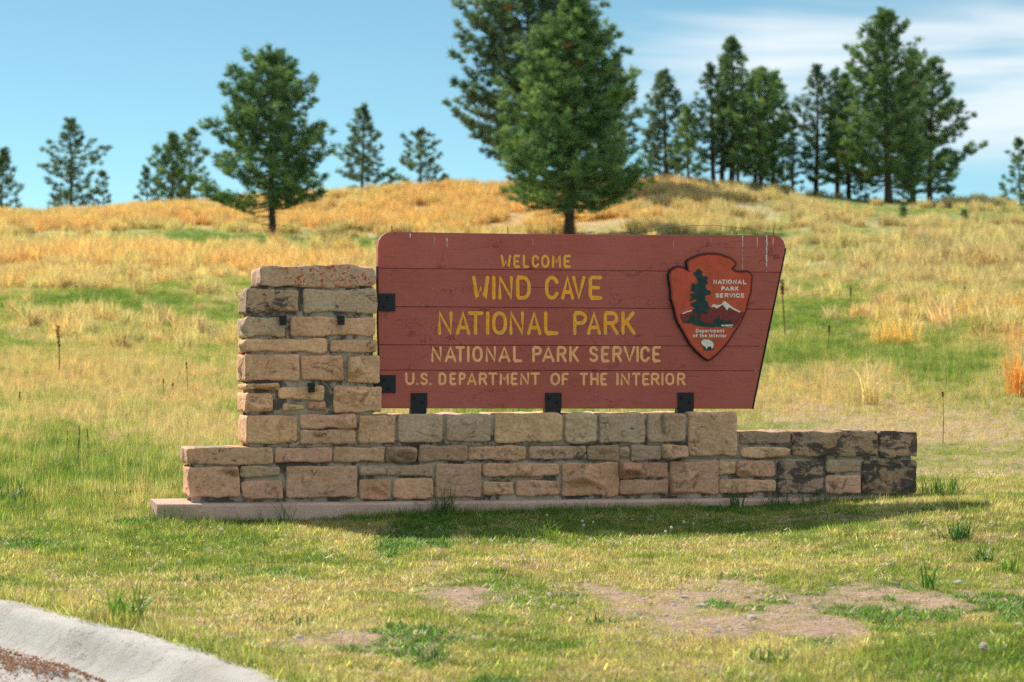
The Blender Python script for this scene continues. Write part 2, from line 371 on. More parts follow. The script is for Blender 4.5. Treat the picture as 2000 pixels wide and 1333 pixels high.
def cover(x, y, z):
    px, py = toPix(x, y, z)
    dry = .27 + .07 * sstep(520, 700, py) * (1 - sstep(900, 1000, py)) + .02 * sstep(1050, 1400, px) * (1 - sstep(540, 620, py))
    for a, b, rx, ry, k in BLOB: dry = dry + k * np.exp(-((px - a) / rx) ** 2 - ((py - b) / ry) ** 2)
    s = np.clip(np.asarray(y) / 14, .5, 12)
    U = 14 * x / np.maximum(y, 5); W = 14 * np.log(np.maximum(y, 5) / 14); n = fbm(U * 1.2 + 3, W * .9, 21, 5) - .5; n2 = fbm(U * 6, W * 5, 31, 3) - .5
    dry = dry + n * 1.0 + n2 * .75
    soil = np.zeros_like(px)
    for a, b, rx, ry, k in SOIL: soil = soil + k * np.exp(-((px - a) / rx) ** 2 - ((py - b) / ry) ** 2)
    soil = .10 + soil + (fbm(x * 3.2, y * 1.6, 41, 5) - .5) * 1.9 * np.clip(soil * 3, .5, 1)
    soil = np.where(py > 985, soil, soil * .0)
    dry = dry + (fbm(x * .14 + 9, y * .10, 51, 5) - .5) * 1.5 * sstep(35, 70, y)
    return np.clip(dry, 0, 1), sstep(.22, 1.05, soil), px, py
def dcol(dry, y=None, px=None, py=None):
    if y is not None: dry = np.minimum(dry, .56 + .44 * sstep(16, 34, y))
    t = dry[:, None]
    xs = [0, .30, .62, 1.]
    cs = [GREEN, YG, STRAW, GOLD]
    c = np.stack([np.interp(dry, xs, [c[i] for c in cs]) for i in range(3)], 1)
    if px is not None:
        k = (.55 * sstep(1150, 1450, px) * sstep(600, 540, py))[:, None] * (.4 + .6 * sstep(.35, .7, dry))[:, None]; c = c * (1 - k) + np.array([.46, .42, .27]) * k
    return c

# ------------------------------------------------------------------ terrain
def build_ground():
    k = np.linspace(-1, 1, 271); xs = np.sinh(k * 7.1) * 1.35
    ys = np.concatenate([np.array([-300, -120, -50, -25, -12, -5, -1, 2, 4, 5.5, 6.5]), np.arange(7.2, 15.5, .075), np.geomspace(15.6, 165, 190), np.geomspace(170, 3500, 26)])
    X, Y = np.meshgrid(xs, ys); x, y = X.ravel(), Y.ravel()
    z = H(x, y)
    v = np.stack([x, y, z], 1); nx, ny = len(xs), len(ys)
    i = np.arange(nx - 1)[None, :] + (np.arange(ny - 1) * nx)[:, None]; i = i.ravel()
    f = np.stack([i, i + 1, i + nx + 1, i + nx], 1)
    me = mesh('ground', v, f, True)
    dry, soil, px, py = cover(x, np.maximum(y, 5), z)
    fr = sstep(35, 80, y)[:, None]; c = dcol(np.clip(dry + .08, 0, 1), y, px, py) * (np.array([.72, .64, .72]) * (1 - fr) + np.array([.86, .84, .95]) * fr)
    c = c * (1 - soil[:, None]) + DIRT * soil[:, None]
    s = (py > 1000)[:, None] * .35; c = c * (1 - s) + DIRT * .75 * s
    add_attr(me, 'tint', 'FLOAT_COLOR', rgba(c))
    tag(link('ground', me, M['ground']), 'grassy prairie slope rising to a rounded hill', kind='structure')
build_ground()

# kerb and road
def build_kerb():
    x = np.concatenate([np.linspace(-30, -4, 30), np.sort(np.concatenate([np.linspace(-3.9, 1.2, 120), [-2.262, -2.255, -2.248, -2.241, -.702, -.695, -.688, -.681]])), np.linspace(1.3, 30, 40)])
    y = np.interp(x, KX, KY)
    for _ in range(6):
        yy = y.copy(); yy[1:-1] = (y[:-2] + 2 * y[1:-1] + y[2:]) / 4; y = yy
    tx, ty = np.gradient(x), np.gradient(y); L = np.hypot(tx, ty); nx_, ny_ = ty / L, -tx / L   # towards the road
    prof = [(-.02, -.3), (-.02, -.02), (-.01, -.002), (.03, .004), (.12, .002), (.145, -.006), (.165, -.022), (.20, -.062), (.235, -.098), (.27, -.118), (.33, -.126), (.37, -.125), (.375, -.15)]
    v = []
    for o, dz in prof:
        jit = (fbm(x * 3, x * 0 + o * 10, 77, 3) - .5) * .005
        v.append(np.stack([x + nx_ * (o + jit), y + ny_ * (o + jit), SL * (y + ny_ * o) * 1 + dz + .012 + (vn(x * 4, x * 0 + o, 5) - .5) * .004 - .012 * (((x > -2.257) & (x < -2.246)) | ((x > -.697) & (x < -.686)))], 1))
    v = np.concatenate(v); n = len(x)
    i = (np.arange(len(prof) - 1) * n)[:, None] + np.arange(n - 1)[None, :]; i = i.ravel()
    f = np.stack([i, i + n, i + n + 1, i + 1], 1)
    tag(link('kerb', mesh('kerb', v, f, True), M['kerb']), 'pale concrete mountable kerb curving along the grass', kind='structure')
    # road sheet
    xr = np.concatenate([np.linspace(-30, -4, 20), np.linspace(-3.8, 1.2, 60), np.linspace(1.5, 30, 25)])
    ye = np.interp(xr, x, y); txx = np.gradient(ye, xr)
    rows = [0, .05, .12, .25, .5, .8, 1.]
    V = []
    for r in rows:
        yb = ye - .365 * np.sqrt(1 + txx ** 2)
        yy = yb * (1 - r) + (-30) * r
        V.append(np.stack([xr, yy, SL * yy - .128], 1))
    V = np.concatenate(V); n = len(xr)
    i = (np.arange(len(rows) - 1) * n)[:, None] + np.arange(n - 1)[None, :]; i = i.ravel()
    tag(link('road', mesh('road', V, np.stack([i, i + n, i + n + 1, i + 1], 1)), M['road']), 'pale grey concrete road in the near corner', kind='structure')
build_kerb()

# ------------------------------------------------------------------ wall frame
WA = math.atan(FPX / 22500.0); D0 = 14.3
CW, SW = math.cos(WA), math.sin(WA)
def loc(px, py, Y=0.0):
    """pixel of the survey photograph -> (x, z) in wall coordinates on the plane Y (Y grows away from the viewer)"""
    r = ray(px, py)
    # world = r*t + cam ; local = Rot(-WA) (world - W0)
    ly = (-SW * r[0] + CW * r[1]); c = CW * D0
    t = (Y + c) / ly
    wx, wy, wz = r[0] * t, r[1] * t - D0, CAMZ + r[2] * t
    return (CW * wx + SW * wy, wz)
def empty(name, l, rz=0):
    o = bpy.data.objects.new(name, None); COL.objects.link(o); o.location = l; o.rotation_euler = (0, 0, rz); o.empty_display_size = .2
    return o
wall = empty('stone_sign_wall', (0, D0, 0), WA)
tag(wall, 'long low sandstone wall with a taller pillar at one end, on a concrete footing', 'stone wall')
sign = empty('welcome_sign', (0, D0, 0), WA)
tag(sign, 'brown wooden park entrance sign with yellow lettering and an arrowhead emblem', 'sign')

def boxsurf(nx, ny, nz):
    """surface grid of the unit box: verts in 0..1 and quads"""
    idx = {}; V = []; F = []
    def vi(i, j, k):
        key = (i, j, k)
        if key not in idx: idx[key] = len(V); V.append((i / nx, j / ny, k / nz))
        return idx[key]
    for i in range(nx):
        for k in range(nz):
            F.append((vi(i, 0, k), vi(i + 1, 0, k), vi(i + 1, 0, k + 1), vi(i, 0, k + 1)))
            F.append((vi(i, ny, k), vi(i, ny, k + 1), vi(i + 1, ny, k + 1), vi(i + 1, ny, k)))
    for i in range(nx):
        for j in range(ny):
            F.append((vi(i, j, 0), vi(i, j + 1, 0), vi(i + 1, j + 1, 0), vi(i + 1, j, 0)))
            F.append((vi(i, j, nz), vi(i + 1, j, nz), vi(i + 1, j + 1, nz), vi(i, j + 1, nz)))
    for j in range(ny):
        for k in range(nz):
            F.append((vi(0, j, k), vi(0, j, k + 1), vi(0, j + 1, k + 1), vi(0, j + 1, k)))
            F.append((vi(nx, j, k), vi(nx, j + 1, k), vi(nx, j + 1, k + 1), vi(nx, j, k + 1)))
    return np.array(V), np.array(F)
def facets(a, b, K, slope, rs, amp):
    """chiselled relief: lowest of a few tilted planes"""
    h = np.full(a.shape, 1e9)
    for _ in range(K):
        ca, cb = rs.uniform(a.min(), a.max()), rs.uniform(b.min(), b.max())
        h = np.minimum(h, rs.uniform(.45, 1.25) * amp + rs.uniform(-slope, slope) * (a - ca) + rs.uniform(-slope, slope) * (b - cb))
    return np.clip(h, -.2 * amp, 1.5 * amp)
TONES = dict(t=(.69, .425, .26), p=(.65, .38, .255), g=(.50, .36, .25), o=(.75, .44, .26), d=(.40, .27, .19), r=(.60, .32, .21), b=(.56, .41, .29))
WD = .50
def stone(rect, tone='t', soot=.25, lich=.0, deep=False, left=False, right=False, cap=False, irr=1.0, seed=None):
    x0p, y0p, x1p, y1p = rect
    (xa, za), (xb, zb) = loc(x0p, y1p), loc(x1p, y0p)
    xa2, _ = loc(x0p, y0p); xa = (xa + xa2) / 2
    _, zb2 = loc(x0p, y0p); zb = (zb + zb2) / 2; _, za2 = loc(x1p, y1p); za = (za + za2) / 2
    rs = np.random.default_rng(seed if seed is not None else int(x0p * 7 + y0p * 13))
    xa -= .0025; xb += .0025; za -= .002; zb += .001
    w, h = xb - xa, zb - za
    dp = WD if (deep or left or right) else .16
    nx, nz = max(4, int(w / .0095)), max(4, int(h / .0095)); ny = 14 if (left or right) else (8 if deep else 2)
    V, F = boxsurf(nx, ny, nz)
    a, j, c = V[:, 0], V[:, 1], V[:, 2]
    X = xa + a * w; Z = za + c * h
    Y = j * dp
    # outline wobble
    s0 = rs.uniform(0, 90)
    ed = np.minimum(np.minimum(a, 1 - a) * w, np.minimum(c, 1 - c) * h)
    wobz = (fbm(X * 9 + s0, Y * 6 + s0, 1, 3) - .5) * .022 * irr
    wobx = (fbm(Z * 9 + s0, Y * 6 - s0, 2, 3) - .5) * .018 * irr
    Zt = Z + wobz * np.where(c > .5, 1, -1.3) * np.abs(c - .5) * 2
    Xt = X + wobx * np.abs(a - .5) * 2
    # rounded corners of the front outline
    r_c = rs.uniform(.008, .02)
    ex, ez = np.minimum(a, 1 - a) * w, np.minimum(c, 1 - c) * h
    inn = (ex < r_c) & (ez < r_c)
    sx = np.where(a < .5, 1, -1); sz = np.where(c < .5, 1, -1)
    q = np.clip(1 - (ex + ez) / r_c, 0, 1) * r_c * .35
    Xt = Xt + sx * q * inn; Zt = Zt + sz * q * inn
    amp = rs.uniform(.032, .058)
    rid = 1 - np.abs(fbm(X * 11 + s0, Z * 15 - s0, 15, 3) - .5) * 2
    hf = facets(X, Z, 8, 1.25, rs, amp * 1.1) + (fbm(X * 18 + s0, Z * 22, 5, 4) - .5) * .016 + (fbm(X * 6 + s0, Z * 9 + s0, 6, 3) - .5) * .022 + np.maximum(rid - .86, 0) * .07
    hf = hf + .006 * np.floor((hf + fbm(X * 5, Z * 5 + s0, 19, 2) * .03) / .012) * .5
    fall = np.clip(ed / .009, 0, 1) ** .5
    front = (j == 0)
    hf = -.004 + np.maximum(hf + .004, .002) * fall
    Y = np.where(front, Y - hf, Y)
    Y = Y + np.where((j > 0) & (j < .3), 0, 0)
    for side, on in ((0, left), (1, right)):
        if on:
            m = (a == side); e2 = np.minimum(np.minimum(c, 1 - c) * h, np.minimum(j, 1 - j) * dp)
            hs_ = facets(j * dp, Z, 7, .5, rs, .034) + (fbm(j * dp * 12 + s0, Z * 14, 9, 4) - .5) * .03
            hs_ = np.maximum(hs_, .0) * np.clip(e2 / .03, 0, 1) ** .5
            Xt = np.where(m, Xt + (hs_ if side else -hs_), Xt)
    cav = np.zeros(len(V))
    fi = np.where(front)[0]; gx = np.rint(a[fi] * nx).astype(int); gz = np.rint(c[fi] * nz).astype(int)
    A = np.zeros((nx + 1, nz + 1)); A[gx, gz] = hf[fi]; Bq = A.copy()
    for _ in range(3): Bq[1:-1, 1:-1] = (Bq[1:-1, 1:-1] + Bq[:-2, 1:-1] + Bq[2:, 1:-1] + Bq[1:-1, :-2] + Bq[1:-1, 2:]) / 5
    cav[fi] = np.clip((Bq - A)[gx, gz] / .0018, 0, 1)  # hollows of the relief, marked for painted shade
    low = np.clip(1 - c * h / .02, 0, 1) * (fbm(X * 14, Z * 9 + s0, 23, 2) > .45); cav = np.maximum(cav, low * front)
    if deep or cap:
        m = (c == 1); Zt = np.where(m, Zt + (fbm(X * 7 + s0, Y * 7, 12, 3) - .5) * (.022 if cap else .012), Zt)
    if dp == WD:
        m = (j == 1); Y = np.where(m, Y + np.clip(facets(X, Z, 5, .3, rs, .02), 0, .04) * fall, Y)
    cx, cz = (xa + xb) / 2, (za + zb) / 2
    P = np.stack([Xt - cx, Y - dp / 2 * 0, Zt - cz], 1)
    me = mesh('stone', P, F, True); add_attr(me, 'shade_and_crust', 'FLOAT', cav.astype(np.float32))
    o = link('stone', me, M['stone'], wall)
    o.location = (cx, 0, cz)
    k = rs.uniform(.88, 1.12)
    o.color = (*[v * k * rs.uniform(.96, 1.04) for v in TONES[tone]], 1)
    o['soot'] = float(soot); o['lichen'] = float(lich)
    return o
S = stone
# pillar
S((509, 521, 732, 558), 'g', .35, .95, left=True, right=True, cap=True, irr=1.5)
S((483, 566, 582, 610), 'd', .62, .25, left=True); S((593, 566, 735, 610), 'b', .48, .35, right=True, deep=True)
S((482, 620, 555, 657), 'b', .30, .1, left=True); S((569, 620, 733, 656), 't', .22, 0, right=True)
S((481, 663, 639, 687), 'o', .15, 0, left=True); S((646, 664, 735, 688), 't', .35, 0, right=True)
S((480, 693, 584, 743), 'o', .12, 0, left=True); S((589, 694, 670, 744), 'o', .15, 0); S((681, 696, 742, 747), 't', .25, 0, right=True)
S((481, 750, 544, 760), 'o', .1, 0, left=True); S((481, 768, 533, 805), 'o', .15, 0, left=True)
S((546, 756, 634, 780), 'o', .12, 0); S((552, 789, 592, 803), 't', .05, 0, irr=2.0); S((605, 784, 638, 802), 'r', .05, 0, irr=1.8)
S((652, 755, 744, 805), 't', .28, 0, right=True)
S((483, 813, 580, 865), 'o', .12, 0, left=True); S((587, 811, 696, 836), 'p', .15, 0); S((587, 841, 693, 866), 'p', .2, 0)
# upper wall course
for r_, tn, so, li in (((702, 811, 771, 867), 't', .35, .1), ((778, 810, 863, 863), 'b', .28, 0), ((873, 809, 957, 863), 'b', .25, .35), ((966, 808, 1097, 864), 't', .34, .35),
                       ((1104, 808, 1164, 865), 'b', .25, .1), ((1172, 808, 1259, 865), 'b', .30, .4), ((1267, 807, 1339, 863), 'g', .30, .42)):
    S(r_, tn, so, li, deep=True)
S((1346, 806, 1439, 889), 't', .18, .1, right=True)
# ledge course, left part and middle
S((366, 876, 532, 906), 'p', .50, .15, left=True); S((537, 875, 647, 904), 'p', .32, 0, deep=True)
for r_, tn, so, li in (((652, 875, 750, 901), 'p', .25, 0), ((753, 874, 813, 902), 'd', .42, .1), ((818, 871, 912, 900), 'd', .36, .5), ((916, 871, 1027, 900), 't', .46, .5), ((1034, 871, 1144, 898), 'g', .45, .2),
                       ((1148, 872, 1209, 898), 'd', .30, .1), ((1211, 872, 1229, 894), 'b', .2, 0), ((1233, 871, 1290, 898), 'g', .42, 0), ((1293, 870, 1344, 896), 't', .25, 0)):
    S(r_, tn, so, li)
# right ledge
S((1447, 844, 1543, 866), 'd', .45, 0, deep=True); S((1448, 874, 1540, 894), 't', .45, 0)
S((1549, 843, 1713, 891), 'd', .66, .75, deep=True); S((1719, 843, 1791, 893), 'd', .72, .8, right=True)
# bottom course
S((371, 913, 467, 971), 'p', .30, 0, left=True)
for r_, tn, so, li in (((470, 911, 546, 932), 'g', .42, 0), ((473, 940, 551, 974), 'p', .15, 0), ((559, 910, 696, 973), 'p', .10, 0), ((703, 909, 845, 930), 'g', .42, 0),
                       ((703, 937, 761, 975), 'r', .15, 0), ((769, 936, 845, 973), 'p', .22, 0), ((852, 906, 939, 972), 'p', .10, 0), ((945, 905, 1092, 931), 't', .36, 0),
                       ((945, 941, 1002, 968), 't', .38, 0), ((1009, 940, 1093, 967), 'p', .25, 0), ((1099, 905, 1208, 968), 'r', .18, 0), ((1212, 903, 1305, 934), 'r', .40, 0),
                       ((1212, 938, 1305, 965), 'p', .40, 0), ((1310, 902, 1403, 964), 'p', .22, 0), ((1406, 902, 1436, 927), 't', .2, 0), ((1440, 901, 1513, 930), 'p', .35, 0),
                       ((1406, 937, 1515, 962), 't', .34, 0), ((1520, 902, 1607, 963), 'd', .74, 0), ((1615, 900, 1679, 922), 'g', .38, 0), ((1614, 930, 1681, 963), 'p', .15, 0)):
    S(r_, tn, so, li)
S((1686, 899, 1790, 965), 'd', .76, .3, right=True)

# mortar bodies (recessed), butted end to end, and footing
def slab(x0, x1, y0, y1, z0, z1, step=.03, amp=.004, seed=1):
    nx, ny, nz = max(2, int((x1 - x0) / step)), max(2, int((y1 - y0) / step / 2)), max(2, int((z1 - z0) / step))
    V, F = boxsurf(nx, ny, nz)
    P = np.array([x0, y0, z0]) + V * np.array([x1 - x0, y1 - y0, z1 - z0])
    n1_ = fbm(P[:, 0] * 13 + seed, P[:, 2] * 13 + P[:, 1] * 7, seed, 3) - .5
    P[:, 1] += n1_ * amp * 2 * (V[:, 1] == 0); P[:, 0] += n1_ * amp * (((V[:, 0] == 0) * 1.) - (V[:, 0] == 1)) ; P[:, 2] += n1_ * amp * (V[:, 2] == 1)
    return P, F
def joined(parts):
    V, F, o = [], [], 0
    for P, f in parts: V.append(P); F.append(f + o); o += len(P)
    return np.concatenate(V), np.concatenate(F)
RE = .022
zf = loc(1000, 977, 0)[1]                       # top of footing at the wall face
xl0, xr0 = loc(373, 940)[0] + .012, loc(1786, 930)[0] - .012
zbase = loc(1000, 899.5)[1]; zledge = loc(1000, 870.5)[1] - .006
xpl, xpr = loc(487, 700)[0] + .01, loc(733, 640)[0] - .01
zup = loc(1000, 808.5)[1] - .006; xur = loc(1436, 850)[0] - .01; zrt = loc(1650, 844)[1] - .006
zp = loc(620, 560)[1] + .0
parts = [slab(xl0, xr0, RE, WD - .01, zf - .03, zbase, seed=1), slab(xl0 + .01, xur, RE + .002, WD - .012, zbase, zledge, seed=2), slab(xur, xr0 - .004, RE + .001, WD - .011, zbase, zrt, seed=3),
         slab(xpl, xur - .002, RE, WD - .014, zledge, zup, seed=4), slab(xpl + .002, xpr, RE + .001, WD - .013, zup, zp, seed=5)]
V_, F_ = joined(parts)
link('mortar', mesh('mortar', V_, F_, True), M['mortar'], wall)
def footing():
    x0, x1 = loc(307, 985, -.12)[0], loc(1812, 968, -.12)[0]
    nx = 150; prof = [(.62, .50), (.62, .842), (.60, .845), (.3, .846), (-.09, .845), (-.110, .842), (-.12, .830), (-.122, .78), (-.122, .45)]
    xs = np.linspace(x0, x1, nx); V = []
    for (yy, zz) in prof:
        j = (fbm(xs * 5, xs * 0 + yy * 9 + zz * 5, 9, 4) - .5)
        V.append(np.stack([xs, yy + j * .012, zz + (zf - .845) + j * .006], 1))
    n = nx; V = np.concatenate(V)
    i = (np.arange(len(prof) - 1) * n)[:, None] + np.arange(n - 1)[None, :]; i = i.ravel()
    F = [tuple(q) for q in np.stack([i, i + n, i + n + 1, i + 1], 1)]
    F.append(tuple(k * n for k in range(len(prof)))); F.append(tuple(k * n + n - 1 for k in reversed(range(len(prof)))))
    link('footing', mesh('footing', V, F), M['footing'], wall)
footing()

# ------------------------------------------------------------------ prisms and strokes in wall coordinates
def prism(poly, yf, yb, bev=0.0):
    """poly: (x, z) counter-clockwise seen from the viewer; front at yf (smaller y), back at yb"""
    n = len(poly); P = np.array(poly, float)
    ar = sum(P[i][0] * P[(i + 1) % n][1] - P[(i + 1) % n][0] * P[i][1] for i in range(n))
    if ar < 0: P = P[::-1]
    V, F = [], []
    if bev > 0:
        Q = inset(P, bev)
        V += [(x, yf, z) for x, z in Q] + [(x, yf + bev, z) for x, z in P] + [(x, yb, z) for x, z in P]
        F.append(tuple(range(n)))
        for i in range(n):
            k = (i + 1) % n
            F.append((i, n + i, n + k, k)); F.append((n + i, 2 * n + i, 2 * n + k, n + k))
        F.append(tuple(reversed(range(2 * n, 3 * n))))
    else:
        V += [(x, yf, z) for x, z in P] + [(x, yb, z) for x, z in P]
        F.append(tuple(range(n)))
        for i in range(n):
            k = (i + 1) % n; F.append((i, n + i, n + k, k))
        F.append(tuple(reversed(range(n, 2 * n))))
    return V, F
def inset(P, d):
    P = np.asarray(P, float); n = len(P); Q = []
    for i in range(n):
        a, b, c = P[i - 1], P[i], P[(i + 1) % n]
        e1, e2 = b - a, c - b
        n1_ = np.array([-e1[1], e1[0]]) / (np.hypot(*e1) + 1e-9); n2_ = np.array([-e2[1], e2[0]]) / (np.hypot(*e2) + 1e-9)
        m = n1_ + n2_; l = np.hypot(*m)
        m = m / l if l > 1e-6 else n1_
        Q.append(b + m * d / max(.6, float(m @ n1_)))
    return np.array(Q)
def part(name, VF, mat, parent, label=None):
    o = link(name, mesh(name, VF[0], VF[1]), mat, parent)
    if label: o['label'] = label
    return o
def stroke(paths, w, hgt, y0, wide=0.0):
    """rounded raised bead along each path of (x, z) points; its foot on y0, crest towards the viewer"""
    V, F = [], []
    prof = [(-.5, 0), (-.42, .62), (-.18, .95), (.18, .95), (.42, .62), (.5, 0)]
    for path in paths:
        P = [np.array(p, float) for p in path]
        P = [P[0]] + [p for a, p in zip(P[:-1], P[1:]) if np.hypot(*(p - a)) > 1e-5]
        closed = len(P) > 3 and np.hypot(*(P[0] - P[-1])) < 1e-4
        if closed: P = P[:-1]
        n = len(P); rings = []
        for i in range(n):
            if closed: d = P[(i + 1) % n] - P[i - 1]; 
            else: d = P[min(i + 1, n - 1)] - P[max(i - 1, 0)]
            d = d / (np.hypot(*d) + 1e-9); nn = np.array([-d[1], d[0]])
            sc = 1.0
            if 0 < i < n - 1 or closed:
                e = P[i] - P[i - 1]; e = e / (np.hypot(*e) + 1e-9); cs = abs(float(e @ d)); sc = 1 / max(cs, .75)
            rings.append([(P[i] + nn * (-o * (w + wide) * sc), y0 - hh * hgt) for o, hh in prof])
        if not closed:
            # rounded ends
            for end in (0, -1):
                d = (P[0] - P[1]) if end == 0 else (P[-1] - P[-2]); d = d / (np.hypot(*d) + 1e-9); nn = np.array([-d[1], d[0]]) * (1 if end == -1 else -1)
                extra = []
                for s_, ww in ((.30, .80), (.46, .35)):
                    extra.append([(P[end] + d * s_ * (w + wide) + nn * (-o * (w + wide) * ww), y0 - hh * hgt * (1 - s_)) for o, hh in prof])
                if end == 0: rings = extra[::-1] + rings
                else: rings = rings + extra
        b = len(V); m = len(prof)
        for rg in rings: V += [(p[0], yy, p[1]) for p, yy in rg]
        N = len(rings)
        for i in range(N if closed else N - 1):
            k = (i + 1) % N
            for q in range(m - 1): F.append((b + i * m + q, b + i * m + q + 1, b + k * m + q + 1, b + k * m + q))
        if not closed:
            F.append(tuple(b + q for q in reversed(range(m)))); F.append(tuple(b + (N - 1) * m + q for q in range(m)))
    return V, F
def arc(cx, cy, rx, ry, a0, a1, n=10):
    return [(cx + rx * math.cos(R(a0 + (a1 - a0) * i / n)), cy + ry * math.sin(R(a0 + (a1 - a0) * i / n))) for i in range(n + 1)]
G = {
 'W': [[(0, 1), (.22, 0), (.5, .50), (.80, 0), (1, 1)]], 'E': [[(1, 1), (.12, 1), (0, .9), (0, .1), (.12, 0), (1, 0)], [(0, .5), (.78, .5)]],
 'L': [[(0, 1), (0, .1), (.12, 0), (1, 0)]], 'C': [[(1, .78)] + arc(.5, .62, .5, .38, 25, 180, 9) + arc(.5, .38, .5, .38, 180, 335, 9) + [(1, .22)]],
 'O': [arc(.5, .6, .5, .4, 0, 180, 10) + arc(.5, .4, .5, .4, 180, 360, 10) + [(1, .6)]], 'M': [[(0, 0), (.06, 1), (.5, .42), (.94, 1), (1, 0)]],
 'I': [[(.5, 1), (.5, 0)]], 'N': [[(0, 0), (0, 1), (1, 0), (1, 1)]], 'D': [[(0, .1), (0, .9), (.1, 1), (.45, 1)] + arc(.45, .62, .55, .38, 85, 0, 6) + arc(.45, .38, .55, .38, 0, -90, 7) + [(.1, 0), (0, .1)]],
 'A': [[(0, 0), (.5, 1), (1, 0)], [(.19, .28), (.81, .28)]], 'V': [[(0, 1), (.5, 0), (1, 1)]], 'T': [[(0, 1), (1, 1)], [(.5, 1), (.5, 0)]],
 'P': [[(0, 0), (0, .93), (.1, 1), (.55, 1)] + arc(.55, .75, .45, .25, 85, -90, 9) + [(0, .5)]],
 'R': [[(0, 0), (0, .93), (.1, 1), (.55, 1)] + arc(.55, .75, .42, .25, 85, -90, 9) + [(0, .5)], [(.5, .5), (1, 0)]],
 'K': [[(0, 1), (0, 0)], [(.92, 1), (.05, .42)], [(.3, .58), (1, 0)]],
 'S': [[(.95, .82)] + arc(.5, .76, .46, .24, 30, 250, 9) + [(.62, .46)] + arc(.5, .25, .5, .25, 55, -150, 9)],
 'U': [[(0, 1), (0, .4)] + arc(.5, .35, .5, .35, 180, 360, 9) + [(1, .4), (1, 1)]], 'F': [[(1, 1), (.12, 1), (0, .9), (0, 0)], [(0, .5), (.75, .5)]],
 'H': [[(0, 1), (0, 0)], [(1, 1), (1, 0)], [(0, .5), (1, .5)]], '.': [[(.5, .03), (.5, 0)]],
 'e': [[(.05, .36), (.95, .36)] + arc(.5, .36, .46, .32, 0, 320, 12)], 'p': [[(0, .68), (0, -.28)], arc(.48, .34, .48, .34, 0, 360, 12)], 'a': [arc(.46, .34, .46, .34, 0, 360, 12), [(.94, .68), (.94, 0)]],
 'r': [[(.1, .66), (.1, 0)], [(.1, .42), (.4, .66), (.9, .62)]], 't': [[(.45, 1), (.45, .08), (.8, 0)], [(.05, .7), (.9, .7)]], 'm': [[(0, .68), (0, 0)], [(0, .5), (.25, .67), (.5, .5), (.5, 0)], [(.5, .5), (.75, .67), (1, .5), (1, 0)]],
 'n': [[(0, .68), (0, 0)], [(0, .45), (.4, .68), (.9, .5), (.95, 0)]], 'o': [arc(.5, .34, .48, .34, 0, 360, 12)], 'f': [[(.9, .95), (.55, .95), (.42, .8), (.42, 0)], [(.05, .6), (.85, .6)]],
 'h': [[(0, 1), (0, 0)], [(0, .45), (.4, .68), (.9, .5), (.95, 0)]], 'i': [[(.5, .64), (.5, 0)], [(.5, .95), (.5, .90)]],
}
YS = .12                                        # sign face, behind the stone faces
def letter(ch, x0, x1, yt, yb, w, mat, edge=True, y=YS, lift=.0014, name='letter', parent=sign):
    (ax, az), (bx, bz) = loc(x0, yb, y), loc(x1, yt, y)
    w = w * 1.13; hw = w / 2; ax += hw; bx -= hw; az += hw; bz -= hw
    if ch in 'I.': ax = bx = (ax + bx) / 2 if ch == 'I' else (ax + bx) / 2
    if ch == '.': bz = az + .004
    ps = [[(ax + (bx - ax) * u, az + (bz - az) * v) for u, v in p] for p in G[ch]]
    mats = [mat]
    V, F = stroke(ps, w, lift, y + .0002); nf = len(F)
    if edge:
        V2, F2 = stroke([[(u + .0008, v - .0016) for u, v in p] for p in ps], w, lift * .55, y + .0004, .0022)  # pale stroke, low and right, paints light caught on the routed edge
        F2 = [tuple(i + len(V) for i in f) for f in F2]; V = V + V2; F = F + F2; mats = [mat, M['worn_and_lit']]
    me = mesh(name, V, F)
    o = link(name, me, mats, parent)
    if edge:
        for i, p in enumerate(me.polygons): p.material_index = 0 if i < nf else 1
    return o
def line(s, spans, yt, yb, w, mat, edge, conv, slope=0.0, **k):
    k_ = 0
    for ch in s.replace(' ', ''):
        sp = spans[k_]; k_ += 1
        a, b = conv(sp[0]), conv(sp[1]); dy = slope * ((a + b) / 2 - 1000)
        letter(ch, a, b, yt + dy, yb + dy, w, mat, edge, **k)
c7 = lambda X: 720 + X / 3.417
cD = lambda X: 1040 + X / 6.25
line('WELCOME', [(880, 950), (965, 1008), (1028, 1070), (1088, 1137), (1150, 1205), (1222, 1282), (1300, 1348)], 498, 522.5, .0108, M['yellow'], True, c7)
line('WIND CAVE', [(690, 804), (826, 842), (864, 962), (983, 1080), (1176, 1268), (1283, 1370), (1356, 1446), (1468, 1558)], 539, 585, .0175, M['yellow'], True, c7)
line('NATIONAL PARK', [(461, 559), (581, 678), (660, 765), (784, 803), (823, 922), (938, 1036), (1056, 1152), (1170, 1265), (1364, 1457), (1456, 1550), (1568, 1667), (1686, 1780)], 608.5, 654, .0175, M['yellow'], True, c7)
line('NATIONAL PARK SERVICE', [(416, 489), (506, 586), (579, 643), (656, 673), (691, 761), (779, 851), (865, 946), (963, 1025), (1091, 1156), (1157, 1240), (1255, 1322), (1338, 1404), (1470, 1532), (1550, 1608), (1626, 1692), (1700, 1780), (1786, 1803), (1812, 1877), (1893, 1950)], 676.5, 708, .0145, M['ochre'], False, c7)
sp = [(243, 306), (318, 330), (343, 396), (406, 418), (466, 519), (539, 586), (601, 648), (656, 721), (734, 792), (798, 860), (873, 937), (948, 996), (1009, 1072), (1080, 1144)]
line('U.S.DEPARTMENT', sp, 728, 753, .0125, M['ochre'], False, c7)
sp = [(218, 336), (356, 443), (575, 676), (704, 808), (828, 913), (1024, 1050), (1074, 1190), (1213, 1318), (1338, 1428), (1444, 1553), (1572, 1600), (1620, 1732), (1762, 1868)]
line('OF THE INTERIOR', sp, 728.5, 753.5, .0125, M['ochre'], False, cD)

